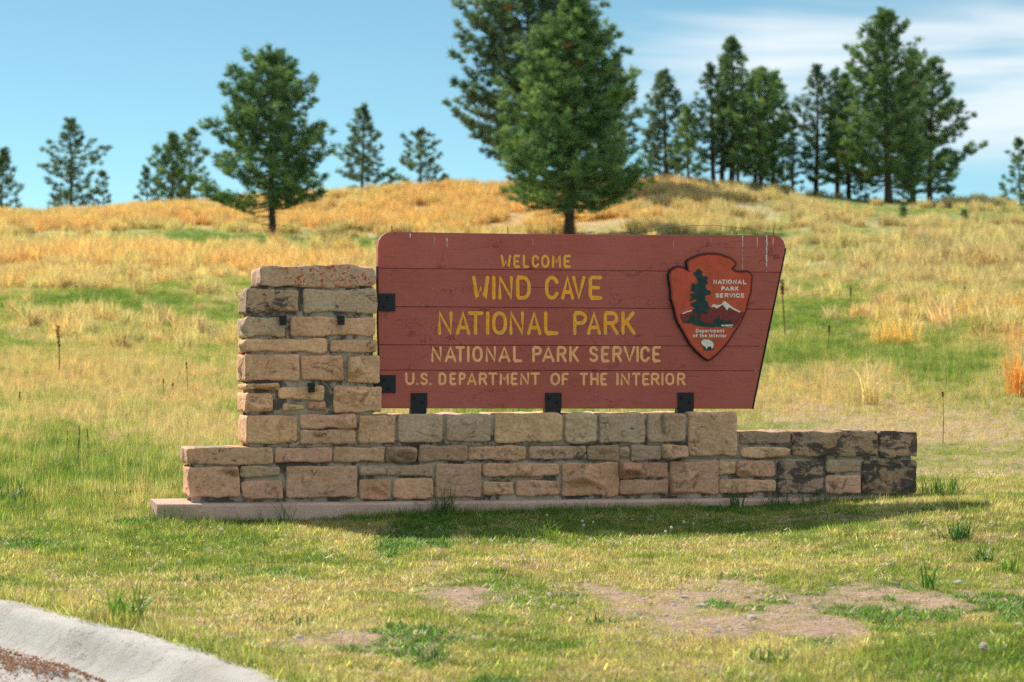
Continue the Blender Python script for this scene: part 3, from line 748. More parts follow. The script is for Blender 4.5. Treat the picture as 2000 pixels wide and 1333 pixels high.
# ------------------------------------------------------------------ sign boards
def px_poly(pts, y): return [loc(a, b, y) for a, b in pts]
out = [(744, 798), (739, 640), (738.5, 482), (740.5, 470), (746, 461), (755, 455), (768, 453), (1000, 457), (1250, 459), (1512, 459.5), (1522, 462), (1530, 470), (1534, 481), (1532.5, 494), (1500, 646), (1469, 799)]
OUT = [np.array(p) for p in px_poly(out, YS)]
def clip(P, z, keep_above):
    Q = []; n = len(P)
    for i in range(n):
        a, b = P[i], P[(i + 1) % n]; ia, ib = (a[1] >= z) == keep_above, (b[1] >= z) == keep_above
        if ia: Q.append(a)
        if ia != ib: t = (z - a[1]) / (b[1] - a[1]); Q.append(a + (b - a) * t)
    return Q
seams = [loc(1000, q, YS)[1] for q in (527, 601, 675, 724)]
bounds = [9] + seams + [-9]
for i in range(5):
    P = OUT
    if bounds[i] < 9: P = clip(P, bounds[i] - .0011, False)
    if bounds[i + 1] > -9: P = clip(P, bounds[i + 1] + .0011, True)
    P = np.array(P); c = P.mean(0); c = np.array([0., c[1]])
    V, F = prism(P - c, YS, YS + .07, .0024)
    o = part('board', (V, F), M['board'], sign); o.location = (c[0], 0, c[1])
for q in seams:
    P = np.array(clip(clip(OUT, q + .02, False), q - .02, True)); P[:, 0] = P[:, 0] + np.where(P[:, 0] < P[:, 0].mean(), .01, -.01)
    part('seam_light_stop', prism(P, YS + .0702, YS + .082), M['board'], sign)  # unseen strip added behind each seam to stop light leaking through
# backing battens (behind, tie the boards) the dark strap on the right edge, and a left strip painting shade
for pxa in (860, 1180, 1440):
    a, b = loc(pxa, 790, YS), loc(pxa, 470, YS)
    part('batten', prism([(a[0] - .045, a[1]), (a[0] + .045, a[1]), (a[0] + .045, b[1]), (a[0] - .045, b[1])], YS + .0822, YS + .12), M['board'], sign)
def strip(pts, w, y0, y1, name='strap_and_shade_strip'):
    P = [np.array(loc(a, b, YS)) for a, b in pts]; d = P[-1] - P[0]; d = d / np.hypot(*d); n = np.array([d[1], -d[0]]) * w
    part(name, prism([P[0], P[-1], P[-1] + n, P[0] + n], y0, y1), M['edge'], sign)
strip([(1469.5, 799), (1534, 485)], .007, YS - .002, YS + .055)
strip([(738.6, 520), (743.6, 798)], .006, YS + .004, YS + .055)  # dark strip painting the pillar's shade on the left edge

# brackets with bolts
def bracket(x0, y0, x1, y1, foot=None):
    (ax, az), (bx, bz) = loc(x0, y1, YS - .01), loc(x1, y0, YS - .01)
    V, F = prism([(ax, az), (bx, az), (bx, bz), (ax, bz)], YS - .010, YS - .0005, .002)
    o = part('bracket', (V, F), M['black'], sign)
    return o, (ax, az, bx, bz)
def bolt(x, z, y, r, par):
    V, F = [], []
    n = 10
    for rr, yy in ((r, y), (r * .95, y - .005), (r * .6, y - .009), (.0001, y - .0105)):
        V += [(x + rr * math.cos(2 * math.pi * k / n), yy, z + rr * math.sin(2 * math.pi * k / n)) for k in range(n)]
    for q in range(3):
        for k in range(n): F.append((q * n + k, q * n + (k + 1) % n, (q + 1) * n + (k + 1) % n, (q + 1) * n + k))
    part('bolt', (V, F), M['black'], par)
for (x0, y0, x1, y1), side in (((740.5, 574, 772, 608), 1), ((741.5, 733, 773, 767.5), 1), ((803, 768, 834.5, 798), 0), ((1065.5, 767.5, 1097, 798), 0), ((1324, 767, 1355.5, 799), 0)):
    o, (ax, az, bx, bz) = bracket(x0, y0, x1, y1)
    if side:
        V, F = prism([(ax - .035, az + .004), (ax + .001, az + .004), (ax + .001, bz - .004), (ax - .035, bz - .004)], YS - .008, YS + .05)
        part('bracket_tongue', (V, F), M['black'], o)
    else:
        zt = zup + .004
        V, F = prism([(ax - .002, zt), (bx - .006, zt), (bx - .003, az + .002), (ax + .001, az + .002)], YS - .012, YS + .06)
        part('bracket_foot', (V, F), M['black'], o)
    for fx, fz in (((.55, .80), (.30, .25)) if side == 1 and y0 < 600 else ((.28, .74), (.56, .25)) if side else ((.22, .66), (.72, .40))):
        bolt(ax + (bx - ax) * fx, az + (bz - az) * fz, YS - .0095, .0085, o)
for x0, y0, x1, y1 in ((547, 617, 559.5, 635), (660.5, 617, 673, 634.5), (603, 748.5, 615, 767)):
    a, b = loc(x0, y1, -.035), loc(x1, y0, -.035)
    o = part('steel_tab', prism([(a[0], a[1]), (b[0], a[1]), (b[0], b[1]), (a[0], b[1])], -.042, .03, .003), M['black'], wall)
    bolt((a[0] + b[0]) / 2, a[1] * .6 + b[1] * .4, -.0415, .004, o)

# streaks, pins and wire
def dropping(px, py0, py1, w, gaps=False):
    rs = random.Random(int(px)); V, F = [], []
    n = max(3, int((py1 - py0) / 3)); pts = []
    for i in range(n + 1):
        q = py0 + (py1 - py0) * i / n; x, z = loc(px + rs.uniform(-.6, .6), q, YS)
        ww = w * rs.uniform(.35, 1) * (1.0 if i < n * .5 else .7)
        if gaps and rs.random() < .35 and i > n * .25: ww = .0001
        pts.append((x, z, ww))
    for x, z, ww in pts: V += [(x - ww / 2, YS - .0008, z), (x + ww / 2, YS - .0010, z)]
    for i in range(n): F.append((2 * i, 2 * i + 2, 2 * i + 3, 2 * i + 1))
    part('bird_streak', (V, F), M['drop'], sign)
for a in ((801, 456, 465, .009), (873, 465, 482, .006), (849, 463, 480, .0025), (1041, 466, 478, .0025), (1315, 471, 485, .0025), (1388, 466, 474, .003), (1450.5, 460, 470, .010), (1450.5, 468, 527, .0045, True),
          (1479, 464, 484, .0045), (1497.5, 460, 500, .010), (1497, 498, 532, .010, True), (1510, 463, 480, .005)): dropping(*a)
def tube(P, r, n=5):
    V, F = [], []
    P = [Vector(p) for p in P]
    rr = r if isinstance(r, (list, tuple)) else [r] * len(P)
    for i, p in enumerate(P):
        d = (P[min(i + 1, len(P) - 1)] - P[max(i - 1, 0)]).normalized()
        a = d.orthogonal().normalized() if abs(d.z) > .95 else d.cross(Vector((0, 0, 1))).normalized(); b = d.cross(a)
        V += [tuple(p + (a * math.cos(2 * math.pi * k / n) + b * math.sin(2 * math.pi * k / n)) * rr[i]) for k in range(n)]
    for i in range(len(P) - 1):
        for k in range(n): F.append((i * n + k, i * n + (k + 1) % n, (i + 1) * n + (k + 1) % n, (i + 1) * n + k))
    F.append(tuple(reversed(range(n)))); F.append(tuple((len(P) - 1) * n + k for k in range(n)))
    return V, F
pins = []
for px, yb, yt in ((765.5, 453.5, 443), (992, 457, 445.5), (1231.5, 459, 448.5), (1511, 460, 448)):
    b, t = loc(px, yb, YS + .02), loc(px, yt, YS + .02)
    part('pin', tube([(b[0], YS + .02, b[1] - .01), (t[0], YS + .02, t[1])], .0022), M['wire'], sign); pins.append((b, t))
    part('pin_head', tube([(t[0], YS + .02, t[1] - .002), (t[0], YS + .02, t[1] + .002)], .005, 6), M['wire'], sign)
wp = [(1232, 452), (1238, 450), (1242, 454), (1238, 457), (1250, 454), (1270, 452), (1300, 447), (1350, 441), (1400, 441), (1450, 446), (1490, 453), (1511, 457)]
part('wire', tube([(loc(a, b, YS + .02)[0], YS + .02 + .004 * math.sin(a), loc(a, b, YS + .02)[1]) for a, b in wp], .0011, 4), M['wire'], sign)

# ------------------------------------------------------------------ arrowhead emblem
c6 = lambda p, y: loc(1270 + p[0] / 4.445, 440 + p[1] / 4.445, y)
AH = [(500, 239), (560, 241), (612, 246), (652, 262), (700, 276), (736, 303), (756, 335), (747, 356), (726, 378), (742, 390), (790, 397), (842, 391), (872, 405), (894, 440), (891, 500), (886, 570), (868, 632), (852, 690), (846, 730), (820, 790), (792, 850), (758, 905), (720, 960),
      (682, 1020), (632, 1080), (580, 1130), (546, 1160), (508, 1182), (470, 1165), (430, 1130), (388, 1092), (345, 1040), (310, 980), (275, 920), (235, 850), (214, 790), (205, 740), (188, 680), (175, 640), (172, 570), (166, 520), (157, 470), (154, 425), (175, 385), (210, 360), (246, 350), (290, 362),
      (322, 382), (314, 350), (310, 315), (330, 293), (370, 274), (420, 254), (470, 244)]
YE = YS - .028
P0 = np.array([c6(p, YE) for p in AH])[::-1]
ar = sum(P0[i][0] * P0[(i + 1) % len(P0)][1] - P0[(i + 1) % len(P0)][0] * P0[i][1] for i in range(len(P0)))
if ar < 0: P0 = P0[::-1]
emb = part('arrowhead_emblem', prism(P0, YE + .010, YS - .0003), M['rim'], sign, 'orange red arrowhead plaque with a black chipped rim')
Pa = inset(P0, .0075); Pb = inset(P0, .0150)
# shift of the face gives the wide bevel on the lower left flank
Pb = Pb + np.array([.0035, .0])
n = len(P0)
V = [(x, YE + .0102, z) for x, z in P0] + [(x, YE + .002, z) for x, z in Pa]
part('rim', (V, [(i, (i + 1) % n, n + (i + 1) % n, n + i) for i in range(n)]), M['rim'], emb)
V = [(x, YE + .002, z) for x, z in Pa] + [(x, YE + .0055, z) for x, z in Pb]
part('bevel', (V, [(i, (i + 1) % n, n + (i + 1) % n, n + i) for i in range(n)]), M['bevel'], emb)
V = [(x, YE + .0055, z) for x, z in Pb]
part('face', (V, [tuple(range(n))]), M['red'], emb)
yf = YE + .0055
def flat(name, pts, mat, k, crop=True):
    P = [c6(p, yf) for p in pts]
    return part(name, prism(P, yf - .0008 * k, yf - .0008 * (k - 1) - .0001), mat, emb)
flat('land', [(252, 778), (300, 765), (362, 746), (440, 728), (520, 712), (560, 700), (600, 690), (645, 662), (700, 705), (782, 752), (812, 758), (795, 800), (760, 855), (738, 890), (285, 850), (265, 815)], M['maroon'], 1)
flat('snow', [(528, 710), (548, 684), (580, 695), (612, 690), (645, 657), (690, 694), (720, 716), (786, 753), (772, 760), (700, 724), (682, 714), (668, 742), (642, 708), (628, 692), (602, 708), (576, 726), (556, 710), (540, 714)], M['white'], 2)
flat('snow', [(278, 766), (310, 750), (358, 738), (360, 747), (320, 758), (284, 774)], M['white'], 2)
flat('painted_tree', [(425, 376), (437, 395), (455, 405), (448, 430), (458, 445), (485, 443), (500, 455), (490, 480), (503, 500), (478, 530), (490, 562), (520, 570), (532, 590), (515, 606), (472, 612), (480, 628), (476, 650), (505, 680), (503, 700), (522, 722), (505, 740), (468, 738), (500, 760), (485, 777), (455, 770), (434, 758), (432, 800), (437, 825),
      (460, 845), (500, 855), (545, 850), (553, 825), (568, 808), (580, 830), (588, 792), (600, 783), (612, 832), (628, 815), (640, 842), (656, 823), (665, 844), (690, 820), (705, 850), (720, 866), (700, 882), (650, 886), (560, 884), (510, 887), (450, 880), (400, 872), (370, 864), (396, 850), (350, 846), (305, 849), (308, 830), (335, 822), (344, 788), (355, 773), (364, 797), (377, 763), (390, 802), (402, 824),
      (405, 770), (375, 758), (366, 740), (386, 720), (356, 702), (350, 680), (380, 668), (404, 660), (398, 640), (365, 655), (338, 661), (345, 640), (360, 625), (343, 610), (350, 597), (398, 588), (370, 578), (348, 568), (357, 540), (360, 510), (380, 504), (395, 522), (414, 490), (398, 455), (385, 440), (373, 415), (395, 403), (405, 388)], M['green'], 3)
flat('river', [(612, 867), (718, 864), (716, 873), (660, 877), (620, 878)], M['white'], 4); flat('river', [(640, 882), (660, 881), (712, 883), (706, 889)], M['white'], 4)
c6x = lambda X: 1270 + X / 4.445
def small(s, spans, y0, y1, w):
    for ch, (a, b) in zip(s, spans): letter(ch, c6x(a), c6x(b), 440 + y0 / 4.445, 440 + y1 / 4.445, w, M['white'], False, yf, .0014, 'letter', emb)
small('NATIONAL', [(546, 580), (584, 622), (622, 653), (659, 668), (675, 709), (717, 751), (757, 795), (804, 838)], 473, 514, .0063)
small('PARK', [(617, 648), (650, 690), (696, 728), (735, 767)], 533, 572, .0063)
small('SERVICE', [(566, 598), (604, 636), (645, 680), (684, 722), (727, 736), (743, 779), (787, 817)], 592, 631, .0063)
def spread(s, x0, x1, y0, y1, w, wid):
    tot = sum(wid.get(c, 1.) for c in s); x = x0; k = (x1 - x0) / tot
    for c in s:
        ww = wid.get(c, 1.) * k
        if c != ' ': letter(c, c6x(x + ww * .08), c6x(x + ww * .92), 440 + y0 / 4.445, 440 + y1 / 4.445, w, M['white'], False, yf, .0012, 'letter', emb)
        x += ww
WD_ = {'i': .5, 't': .75, 'f': .75, 'r': .75, 'm': 1.45, ' ': .6, 'D': 1.15, 'I': .5}
spread('Department', 392, 645, 902, 934, .0050, WD_)
spread('of the Interior', 369, 664, 943, 976, .0050, WD_)
flat('bison', [(436, 1010), (440, 998), (456, 990), (476, 988), (500, 990), (520, 998), (545, 1012), (556, 1030), (553, 1060), (548, 1078), (558, 1086), (530, 1084), (524, 1088), (498, 1090), (470, 1088), (455, 1084), (470, 1078), (456, 1058), (440, 1044), (434, 1028)], M['green'], 1)
flat('bison', [(441, 1012), (450, 1000), (462, 994), (484, 993), (506, 996), (526, 1005), (544, 1018), (550, 1030), (548, 1060), (542, 1066), (536, 1078), (530, 1066), (528, 1052), (508, 1054), (496, 1064), (492, 1074), (484, 1074), (480, 1058), (466, 1050), (450, 1040), (441, 1030)], M['white'], 2)

# ------------------------------------------------------------------ pines
def unit(v): return v / (np.linalg.norm(v, axis=-1, keepdims=True) + 1e-9)
def pine(px, base, top, hw, label, prof, dens=1.0, d=None, cb=.12, tone=0, lean=0., seed=0, clump=.36, limbs=True, skew=0., name='pine_tree', asym=1.0):
    """prof: list of (height fraction, radius fraction); hw crown half width in survey pixels; cb crown base fraction"""
    rs = np.random.default_rng(seed + int(px) * 3)
    if cb > .15 and px > 1300: cb *= .55
    if d is None: b = hit(px, base)
    else:
        r = ray(px, base); x = r[0] / r[1] * d; b = Vector((float(x), d, float(H(x, d, False)[0])))
    dd = b.y
    ztop = CAMZ + dd * (ray(px, top)[2] / ray(px, top)[1]); Ht = ztop - b.z; rad = hw / FPX * dd * 1.1
    root = empty(name, b); tag(root, label, 'pine tree')
    # trunk
    tr = max(.05, Ht * .021); k = 12
    hs_ = np.linspace(0, 1, k); bend = [(math.sin(h * 3 + seed) * .012 * Ht + lean * h * Ht) for h in hs_]
    tp = [(bend[i], math.sin(h * 2.3 + px) * .01 * Ht, h * Ht - (.35 if i == 0 else 0)) for i, h in enumerate(hs_)]
    tv, tf = tube(tp, [tr * (1.25 if i == 0 else 1.0) * (1 - .93 * h ** 1.1) for i, h in enumerate(hs_)], 8)
    V, F = [np.array(tv)], [list(q) for q in tf]; off = len(tv)
    def axis(h): return np.array([np.interp(h, hs_, [p[0] for p in tp]), np.interp(h, hs_, [p[1] for p in tp]), h * Ht])
    px_, pr_ = [p[0] for p in prof], [p[1] for p in prof]
    C = []; 
    nb = int(62 * dens * max(.5, min(1.6, Ht / 7)))
    sc = np.clip(rad / 2.2, .45, 1.3)
    for i in range(nb):
        h = cb + (1 - cb) * ((i + rs.random()) / nb) ** .92
        az = i * 2.39996 + rs.uniform(-.5, .5)
        side = 1 + skew * math.cos(az)
        o = axis(h); up0 = rs.uniform(-.32, .08) + .62 * h; 
        L = rad * np.interp(h, px_, pr_) * side; L = rad * np.interp(min(1., h + .45 * L * (up0 + .22) / Ht), px_, pr_) * rs.uniform(.66, 1.12) * side * (1 + .14 * math.sin(az * 2 + seed * 1.7 + h * 9))
        if rs.random() < .14: L *= rs.uniform(.45, .75)
        if L < .12: L = .12
        dirh = np.array([math.cos(az), math.sin(az), 0.])
        pts = []
        for q in range(6):
            s_ = q / 5
            pts.append(o + dirh * L * s_ + np.array([0, 0, L * (up0 * s_ + .22 * s_ * s_ - .10 * math.sin(s_ * 3.1))]))
        pts = np.array(pts)
        if limbs:
            r0 = max(.012, tr * .26 * (1 - .7 * h)); bv, bf = tube([tuple(p) for p in pts[:5]], [r0 * (1 - .19 * q) for q in range(5)], 4)
            V.append(np.array(bv)); F += [[a + off for a in q] for q in bf]; off += len(bv)
        # clumps along the limb and on short side shoots
        nc = max(3, int(L / (.27 * clump / .36) * 1.6))
        for q in range(nc):
            s_ = .30 + .74 * ((q + rs.random()) / nc) ** .85
            ii = min(4, int(min(s_, .999) * 5)); f_ = min(s_, 1.) * 5 - ii
            p = pts[ii] * (1 - f_) + pts[ii + 1] * f_
            sp = L * .30 * (1 - .45 * s_) 
            p = p + np.cross(dirh, [0, 0, 1]) * rs.normal() * sp * .62 + np.array([0, 0, rs.uniform(-.03, .2) * clump * 1.6]) + dirh * rs.normal() * .04
            C.append((p[0], p[1], p[2], s_, rs.uniform(.7, 1.1) * (.8 + .4 * s_)))
    for q in range(6): p = axis(1 - q * .012); C.append((p[0], p[1], p[2], 1., .8))
    C = np.array(C)
    # bare twigs under the crown
    if limbs:
        for q in range(int(7 * dens)):
            h = rs.uniform(cb * .45, cb * 1.25); az = rs.uniform(0, 6.28); L = rad * rs.uniform(.25, .55); o = axis(h)
            dv = np.array([math.cos(az), math.sin(az), rs.uniform(-.25, .15)])
            bv, bf = tube([tuple(o), tuple(o + dv * L * .5), tuple(o + dv * L + np.array([0, 0, .06 * L]))], [.022, .014, .005], 4)
            V.append(np.array(bv)); F += [[a + off for a in q2] for q2 in bf]; off += len(bv)
    link('trunk', mesh('trunk', np.concatenate(V), F, True), M['bark'], root)
    # needles
    N = len(C); K = 34
    ctr = np.repeat(C[:, :3], K, 0); size = np.repeat(C[:, 4], K) * clump
    di = rs.normal(size=(N * K, 3)); di[:, 2] = np.abs(di[:, 2]) * .8 - .15
    outd = unit(np.stack([ctr[:, 0], ctr[:, 1], np.zeros(N * K)], 1)); di = unit(di + outd * .65)
    start = ctr + rs.normal(size=(N * K, 3)) * .05 * clump / .36 + di * size[:, None] * .08
    L = size * rs.uniform(.38, .66, N * K); tip = start + di * L[:, None] + np.array([0, 0, .08]) * L[:, None]
    sd = unit(np.cross(di, rs.normal(size=(N * K, 3)))) * (size * .058)[:, None]
    v = np.empty((N * K, 3, 3)); v[:, 0] = start - sd; v[:, 1] = start + sd; v[:, 2] = tip
    f = np.arange(N * K * 3).reshape(-1, 3)
    me = mesh('crown', v.reshape(-1, 3), f)
    ca = np.array([(.055, .13, .070), (.055, .11, .075), (.07, .16, .080)][tone]); cb_ = np.array([(.26, .40, .15), (.21, .32, .17), (.30, .45, .17)][tone])
    t_ = np.clip(rs.beta(1.5, 2.2, N) , 0, 1)[:, None]; col = ca * (1 - t_) + cb_ * t_
    br = rs.random(N) < .004; col[br] = (.20, .09, .04)
    add_attr(me, 'tint', 'FLOAT_COLOR', rgba(np.repeat(col, K * 3, 0)))
    tag(link('crown', me, M['needle'], root), kind='stuff')
    return root
OVAL = [(0, .5), (.16, .85), (.3, 1), (.48, .96), (.62, .90), (.76, .82), (.88, .55), (.95, .34), (1, .14)]
CONE = [(0, .55), (.1, .9), (.2, 1.), (.4, .85), (.6, .62), (.8, .38), (.92, .2), (1, .05)]
BROAD = [(0, .6), (.12, .95), (.3, 1.), (.5, .88), (.7, .68), (.86, .42), (.95, .22), (1, .06)]
TALL = [(0, .5), (.2, .8), (.35, 1.), (.6, .85), (.8, .55), (.93, .28), (1, .06)]
# the two large pines standing forward on the slope
pine(533, 473, 110, 112, 'large rounded pine alone on the golden slope, bare at the foot of its trunk', OVAL, 2.5, cb=.17, seed=3, tone=0, clump=.40, skew=-.08)
pine(1117, 462, -6, 134, 'broad dense green pine standing directly behind the top of the sign', [(0, .5), (.1, 1.05), (.22, 1.12), (.36, 1.02), (.52, .88), (.68, .66), (.82, .44), (.93, .22), (1, .05)], 3.4, cb=.12, seed=5, tone=2, clump=.42, skew=-.04)
# skyline, left to right
CR = 141.
pine(1035, 362, -60, 150, 'tallest pine, loose and darker, rising behind the broad pine over the sign', [(0, .5), (.12, .85), (.3, .95), (.5, .95), (.68, .90), (.82, .75), (.93, .5), (1, .12)], 2.3, d=CR - 8, cb=.14, seed=8, tone=1, clump=.50)
pine(1205, 358, 118, 40, 'narrow pine half hidden at the right shoulder of the broad pine', TALL, 1.0, d=CR - 2, cb=.1, seed=9, tone=1, clump=.42)
pine(4, 425, 298, 42, 'dense pine cut by the picture\'s left edge', CONE, 1.2, d=CR + 4, cb=.03, seed=11, tone=1, clump=.42)
pine(137, 417, 238, 62, 'open irregular pine with a long low limb to its left, on the left skyline', [(0, .6), (.12, .95), (.24, .85), (.34, .72), (.5, .9), (.62, .95), (.72, .72), (.85, .38), (.95, .2), (1, .06)], .95, d=CR + 2, cb=.05, seed=13, tone=1, clump=.42)
pine(201, 414, 336, 24, 'small sparse pine close beside the open irregular one', CONE, .6, d=CR + 3, cb=.06, seed=14, tone=1, clump=.34)
pine(287, 409, 332, 22, 'small slender pine between the open pine and the dense low pine', CONE, .7, d=CR + 3, cb=.02, seed=15, tone=1, clump=.34)
pine(338, 402, 268, 46, 'dense low conical pine reaching the ground, left of the large rounded pine', BROAD, 1.7, d=CR, cb=.02, seed=16, tone=0, clump=.42)
pine(372, 401, 256, 44, 'thinner pine showing behind the dense low conical one', TALL, .9, d=CR + 5, cb=.04, seed=17, tone=1, clump=.40)
pine(708, 374, 213, 56, 'open pyramidal pine on the skyline, right of the large rounded pine', CONE, 1.15, d=CR, cb=.06, seed=18, tone=1, clump=.40)
pine(820, 364, 257, 52, 'airy rounded pine on the skyline, nearest the left of the two big central pines', BROAD, 1.15, d=CR, cb=.06, seed=19, tone=1, clump=.36)
pine(868, 360, 344, 11, 'tiny sapling beside the airy rounded pine', BROAD, .35, d=CR, cb=.0, seed=20, tone=1, clump=.24, limbs=False, name='pine_sapling')
pine(1300, 352, 145, 56, 'dark conical pine with a few rusty twigs, first of the right-hand grove', TALL, 1.7, d=CR + 2, cb=.02, seed=21, tone=1, clump=.40)
pine(1345, 354, 215, 32, 'low yellow-green pine in front of the dark conical one', BROAD, 1.0, d=CR - 2, cb=.1, seed=22, tone=2, clump=.38)
pine(1397, 364, 134, 44, 'thin pine with a leaning bare trunk, left in the close trio of the grove', TALL, 1.0, d=CR, cb=.25, seed=23, tone=1, clump=.40, lean=-.045)
pine(1412, 364, 116, 30, 'slim pine with the thinnest trunk, middle of the close trio', TALL, .8, d=CR + 2, cb=.30, seed=24, tone=1, clump=.38)
pine(1429, 364, 83, 44, 'tallest pine of the close trio, its top a narrow spire', [(0, .5), (.3, .9), (.45, 1.), (.6, .8), (.75, .6), (.85, .62), (.93, .4), (1, .1)], 1.2, d=CR + 1, cb=.25, seed=25, tone=0, clump=.42)
pine(1439, 365, 190, 30, 'second trunk standing against the tallest of the close trio', TALL, .5, d=CR + 4, cb=.35, seed=26, tone=1, clump=.38)
pine(1473, 364, 165, 40, 'pine with a bare trunk just left of the full rounded one in the grove', TALL, .8, d=CR + 3, cb=.30, seed=27, tone=0, clump=.40)
pine(1486, 365, 140, 66, 'full rounded bright pine in the middle of the right-hand grove', [(0, .5), (.12, .85), (.3, 1.), (.5, 1.), (.66, .9), (.8, .7), (.92, .42), (1, .12)], 1.6, d=CR - 1, cb=.2, seed=28, tone=2, clump=.44)
pine(1512, 367, 147, 44, 'pine rising behind the right flank of the full rounded one', TALL, 1.1, d=CR + 3, cb=.18, seed=29, tone=0, clump=.40)
pine(1549, 368, 235, 24, 'low thin pine filling the gap after the full rounded one', CONE, .7, d=CR + 3, cb=.04, seed=30, tone=1, clump=.36)
pine(1594, 377, 132, 48, 'loose pine with an open crown, standing a little apart in the grove', TALL, 1.05, d=CR, cb=.17, seed=31, tone=1, clump=.42)
pine(1633, 381, 140, 38, 'slim pine behind the green leafy one, with a clump low on its trunk', TALL, .9, d=CR + 2, cb=.22, seed=32, tone=1, clump=.40)
pine(1655, 382, 150, 52, 'full green pine with a short clear trunk, left of the great pyramidal pine', BROAD, 1.4, d=CR - 1, cb=.2, seed=33, tone=2, clump=.42)
pine(1733, 394, 27, 88, 'great pyramidal pine, highest of the right-hand grove, with a thick dark trunk', [(0, .5), (.1, .75), (.2, .95), (.35, 1.), (.5, .95), (.62, .82), (.75, .62), (.86, .5), (.94, .3), (1, .08)], 2.0, d=CR - 6, cb=.09, seed=34, tone=0, clump=.46)
pine(1785, 389, 104, 50, 'pine wedged between the great pyramidal pine and the wide outermost one', TALL, 1.1, d=CR + 2, cb=.1, seed=35, tone=0, clump=.42)
pine(1819, 389, 121, 76, 'wide pine ending the grove, with a pale bare trunk and layered branches', [(0, .4), (.12, .7), (.25, 1.), (.45, 1.02), (.62, .85), (.8, .6), (.93, .3), (1, .1)], 1.45, d=CR, cb=.16, seed=36, tone=0, clump=.42)
pine(1690, 389, 345, 26, 'low young pine under the left side of the great pyramidal pine', BROAD, .6, d=CR - 2, cb=.0, seed=37, tone=0, clump=.34, name='pine_sapling')
pine(1772, 390, 348, 26, 'low young pine under the right side of the great pyramidal pine', BROAD, .6, d=CR - 1, cb=.0, seed=38, tone=0, clump=.34, name='pine_sapling')
pine(1854, 389, 366, 14, 'small round bush pine alone on the crest, right of the grove', BROAD, .45, d=CR, cb=.0, seed=39, tone=1, clump=.26, limbs=False, name='pine_sapling')
pine(1992, 390, 274, 38, 'young conical pine cut by the picture\'s right edge', CONE, 1.0, d=CR + 2, cb=.02, seed=40, tone=1, clump=.36)
pine(1763, 437, 409, 7, 'small upright green seedling on the right hillside below the grove', CONE, .4, cb=0, seed=41, tone=2, clump=.22, limbs=False, name='pine_seedling')
pine(1884, 430, 413, 5, 'smaller green seedling further right on the same hillside', CONE, .35, cb=0, seed=42, tone=2, clump=.2, limbs=False, name='pine_seedling')

# ------------------------------------------------------------------ grass
def tuft(nb, L0, L1, wid, spread, lean, seed, droop=.5, segs=3):
    rs = np.random.default_rng(seed); V, F = [], []
    for i in range(nb):
        a = rs.uniform(0, 6.283); r = spread * math.sqrt(rs.random()); bx, by = r * math.cos(a), r * math.sin(a)
        L = rs.uniform(L0, L1); ad = rs.uniform(0, 6.283); ln = rs.uniform(.1, 1) * lean; w = wid * rs.uniform(.6, 1.3)
        d = np.array([math.cos(ad), math.sin(ad), 0]); s_ = np.array([-d[1], d[0], 0]) * w / 2
        if rs.random() < .5: s_ = np.array([math.cos(ad * 3), math.sin(ad * 3), 0]) * w / 2
        b = len(V)
        for q in range(segs):
            t = q / segs
            p = np.array([bx, by, -.01]) + d * L * ln * (t ** 1.6) + np.array([0, 0, L * (t - droop * ln * t * t)])
            V.append(p - s_ * (1 - .55 * t)); V.append(p + s_ * (1 - .55 * t))
            if q: F += [(b + 2 * q - 2, b + 2 * q - 1, b + 2 * q + 1), (b + 2 * q - 2, b + 2 * q + 1, b + 2 * q)]
        V.append(np.array([bx, by, 0]) + d * L * ln + np.array([0, 0, L * (1 - droop * ln)]))
        F.append((b + 2 * segs - 2, b + 2 * segs - 1, b + 2 * segs))
    return np.array(V), np.array(F)
src = bpy.data.collections.new('grass_sources')
TK = [(30, .010, .032, .0040, .055, 1.2), (30, .015, .045, .0036, .055, 1.0), (16, .02, .05, .008, .035, 1.2), (24, .05, .14, .0046, .08, .85), (24, .07, .17, .0042, .08, .8),
      (34, .14, .30, .0042, .07, .75), (44, .10, .24, .009, .22, .8), (60, .12, .28, .015, .40, .8), (70, .26, .50, .016, .20, .6), (7, .18, .40, .003, .05, .5), (4, .010, .028, .006, .03, 2.5)]
for i, k in enumerate(TK):
    v, f = tuft(*k, seed=100 + i)
    me = mesh('tuft', v, f); me.materials.append(M['grass'])
    src.objects.link(bpy.data.objects.new('tuft_%s' % 'abcdefghijk'[i], me))
def gn_group():
    g = bpy.data.node_groups.new('scatter_grass', 'GeometryNodeTree')
    g.interface.new_socket('Geometry', in_out='INPUT', socket_type='NodeSocketGeometry'); g.interface.new_socket('Geometry', in_out='OUTPUT', socket_type='NodeSocketGeometry')
    N = g.nodes; gi, go = N.new('NodeGroupInput'), N.new('NodeGroupOutput')
    ci = N.new('GeometryNodeCollectionInfo'); ci.inputs['Collection'].default_value = src; ci.inputs['Separate Children'].default_value = True; ci.inputs['Reset Children'].default_value = True
    ip = N.new('GeometryNodeInstanceOnPoints'); ip.inputs['Pick Instance'].default_value = True
    def na(n, t):
        a = N.new('GeometryNodeInputNamedAttribute'); a.data_type = t; a.inputs['Name'].default_value = n; return a.outputs[0]
    g.links.new(gi.outputs[0], ip.inputs['Points']); g.links.new(ci.outputs[0], ip.inputs['Instance'])
    g.links.new(na('pick', 'INT'), ip.inputs['Instance Index']); g.links.new(na('rot', 'FLOAT_VECTOR'), ip.inputs['Rotation']); g.links.new(na('scl', 'FLOAT_VECTOR'), ip.inputs['Scale'])
    g.links.new(ip.outputs[0], go.inputs[0]); return g
GN = gn_group()
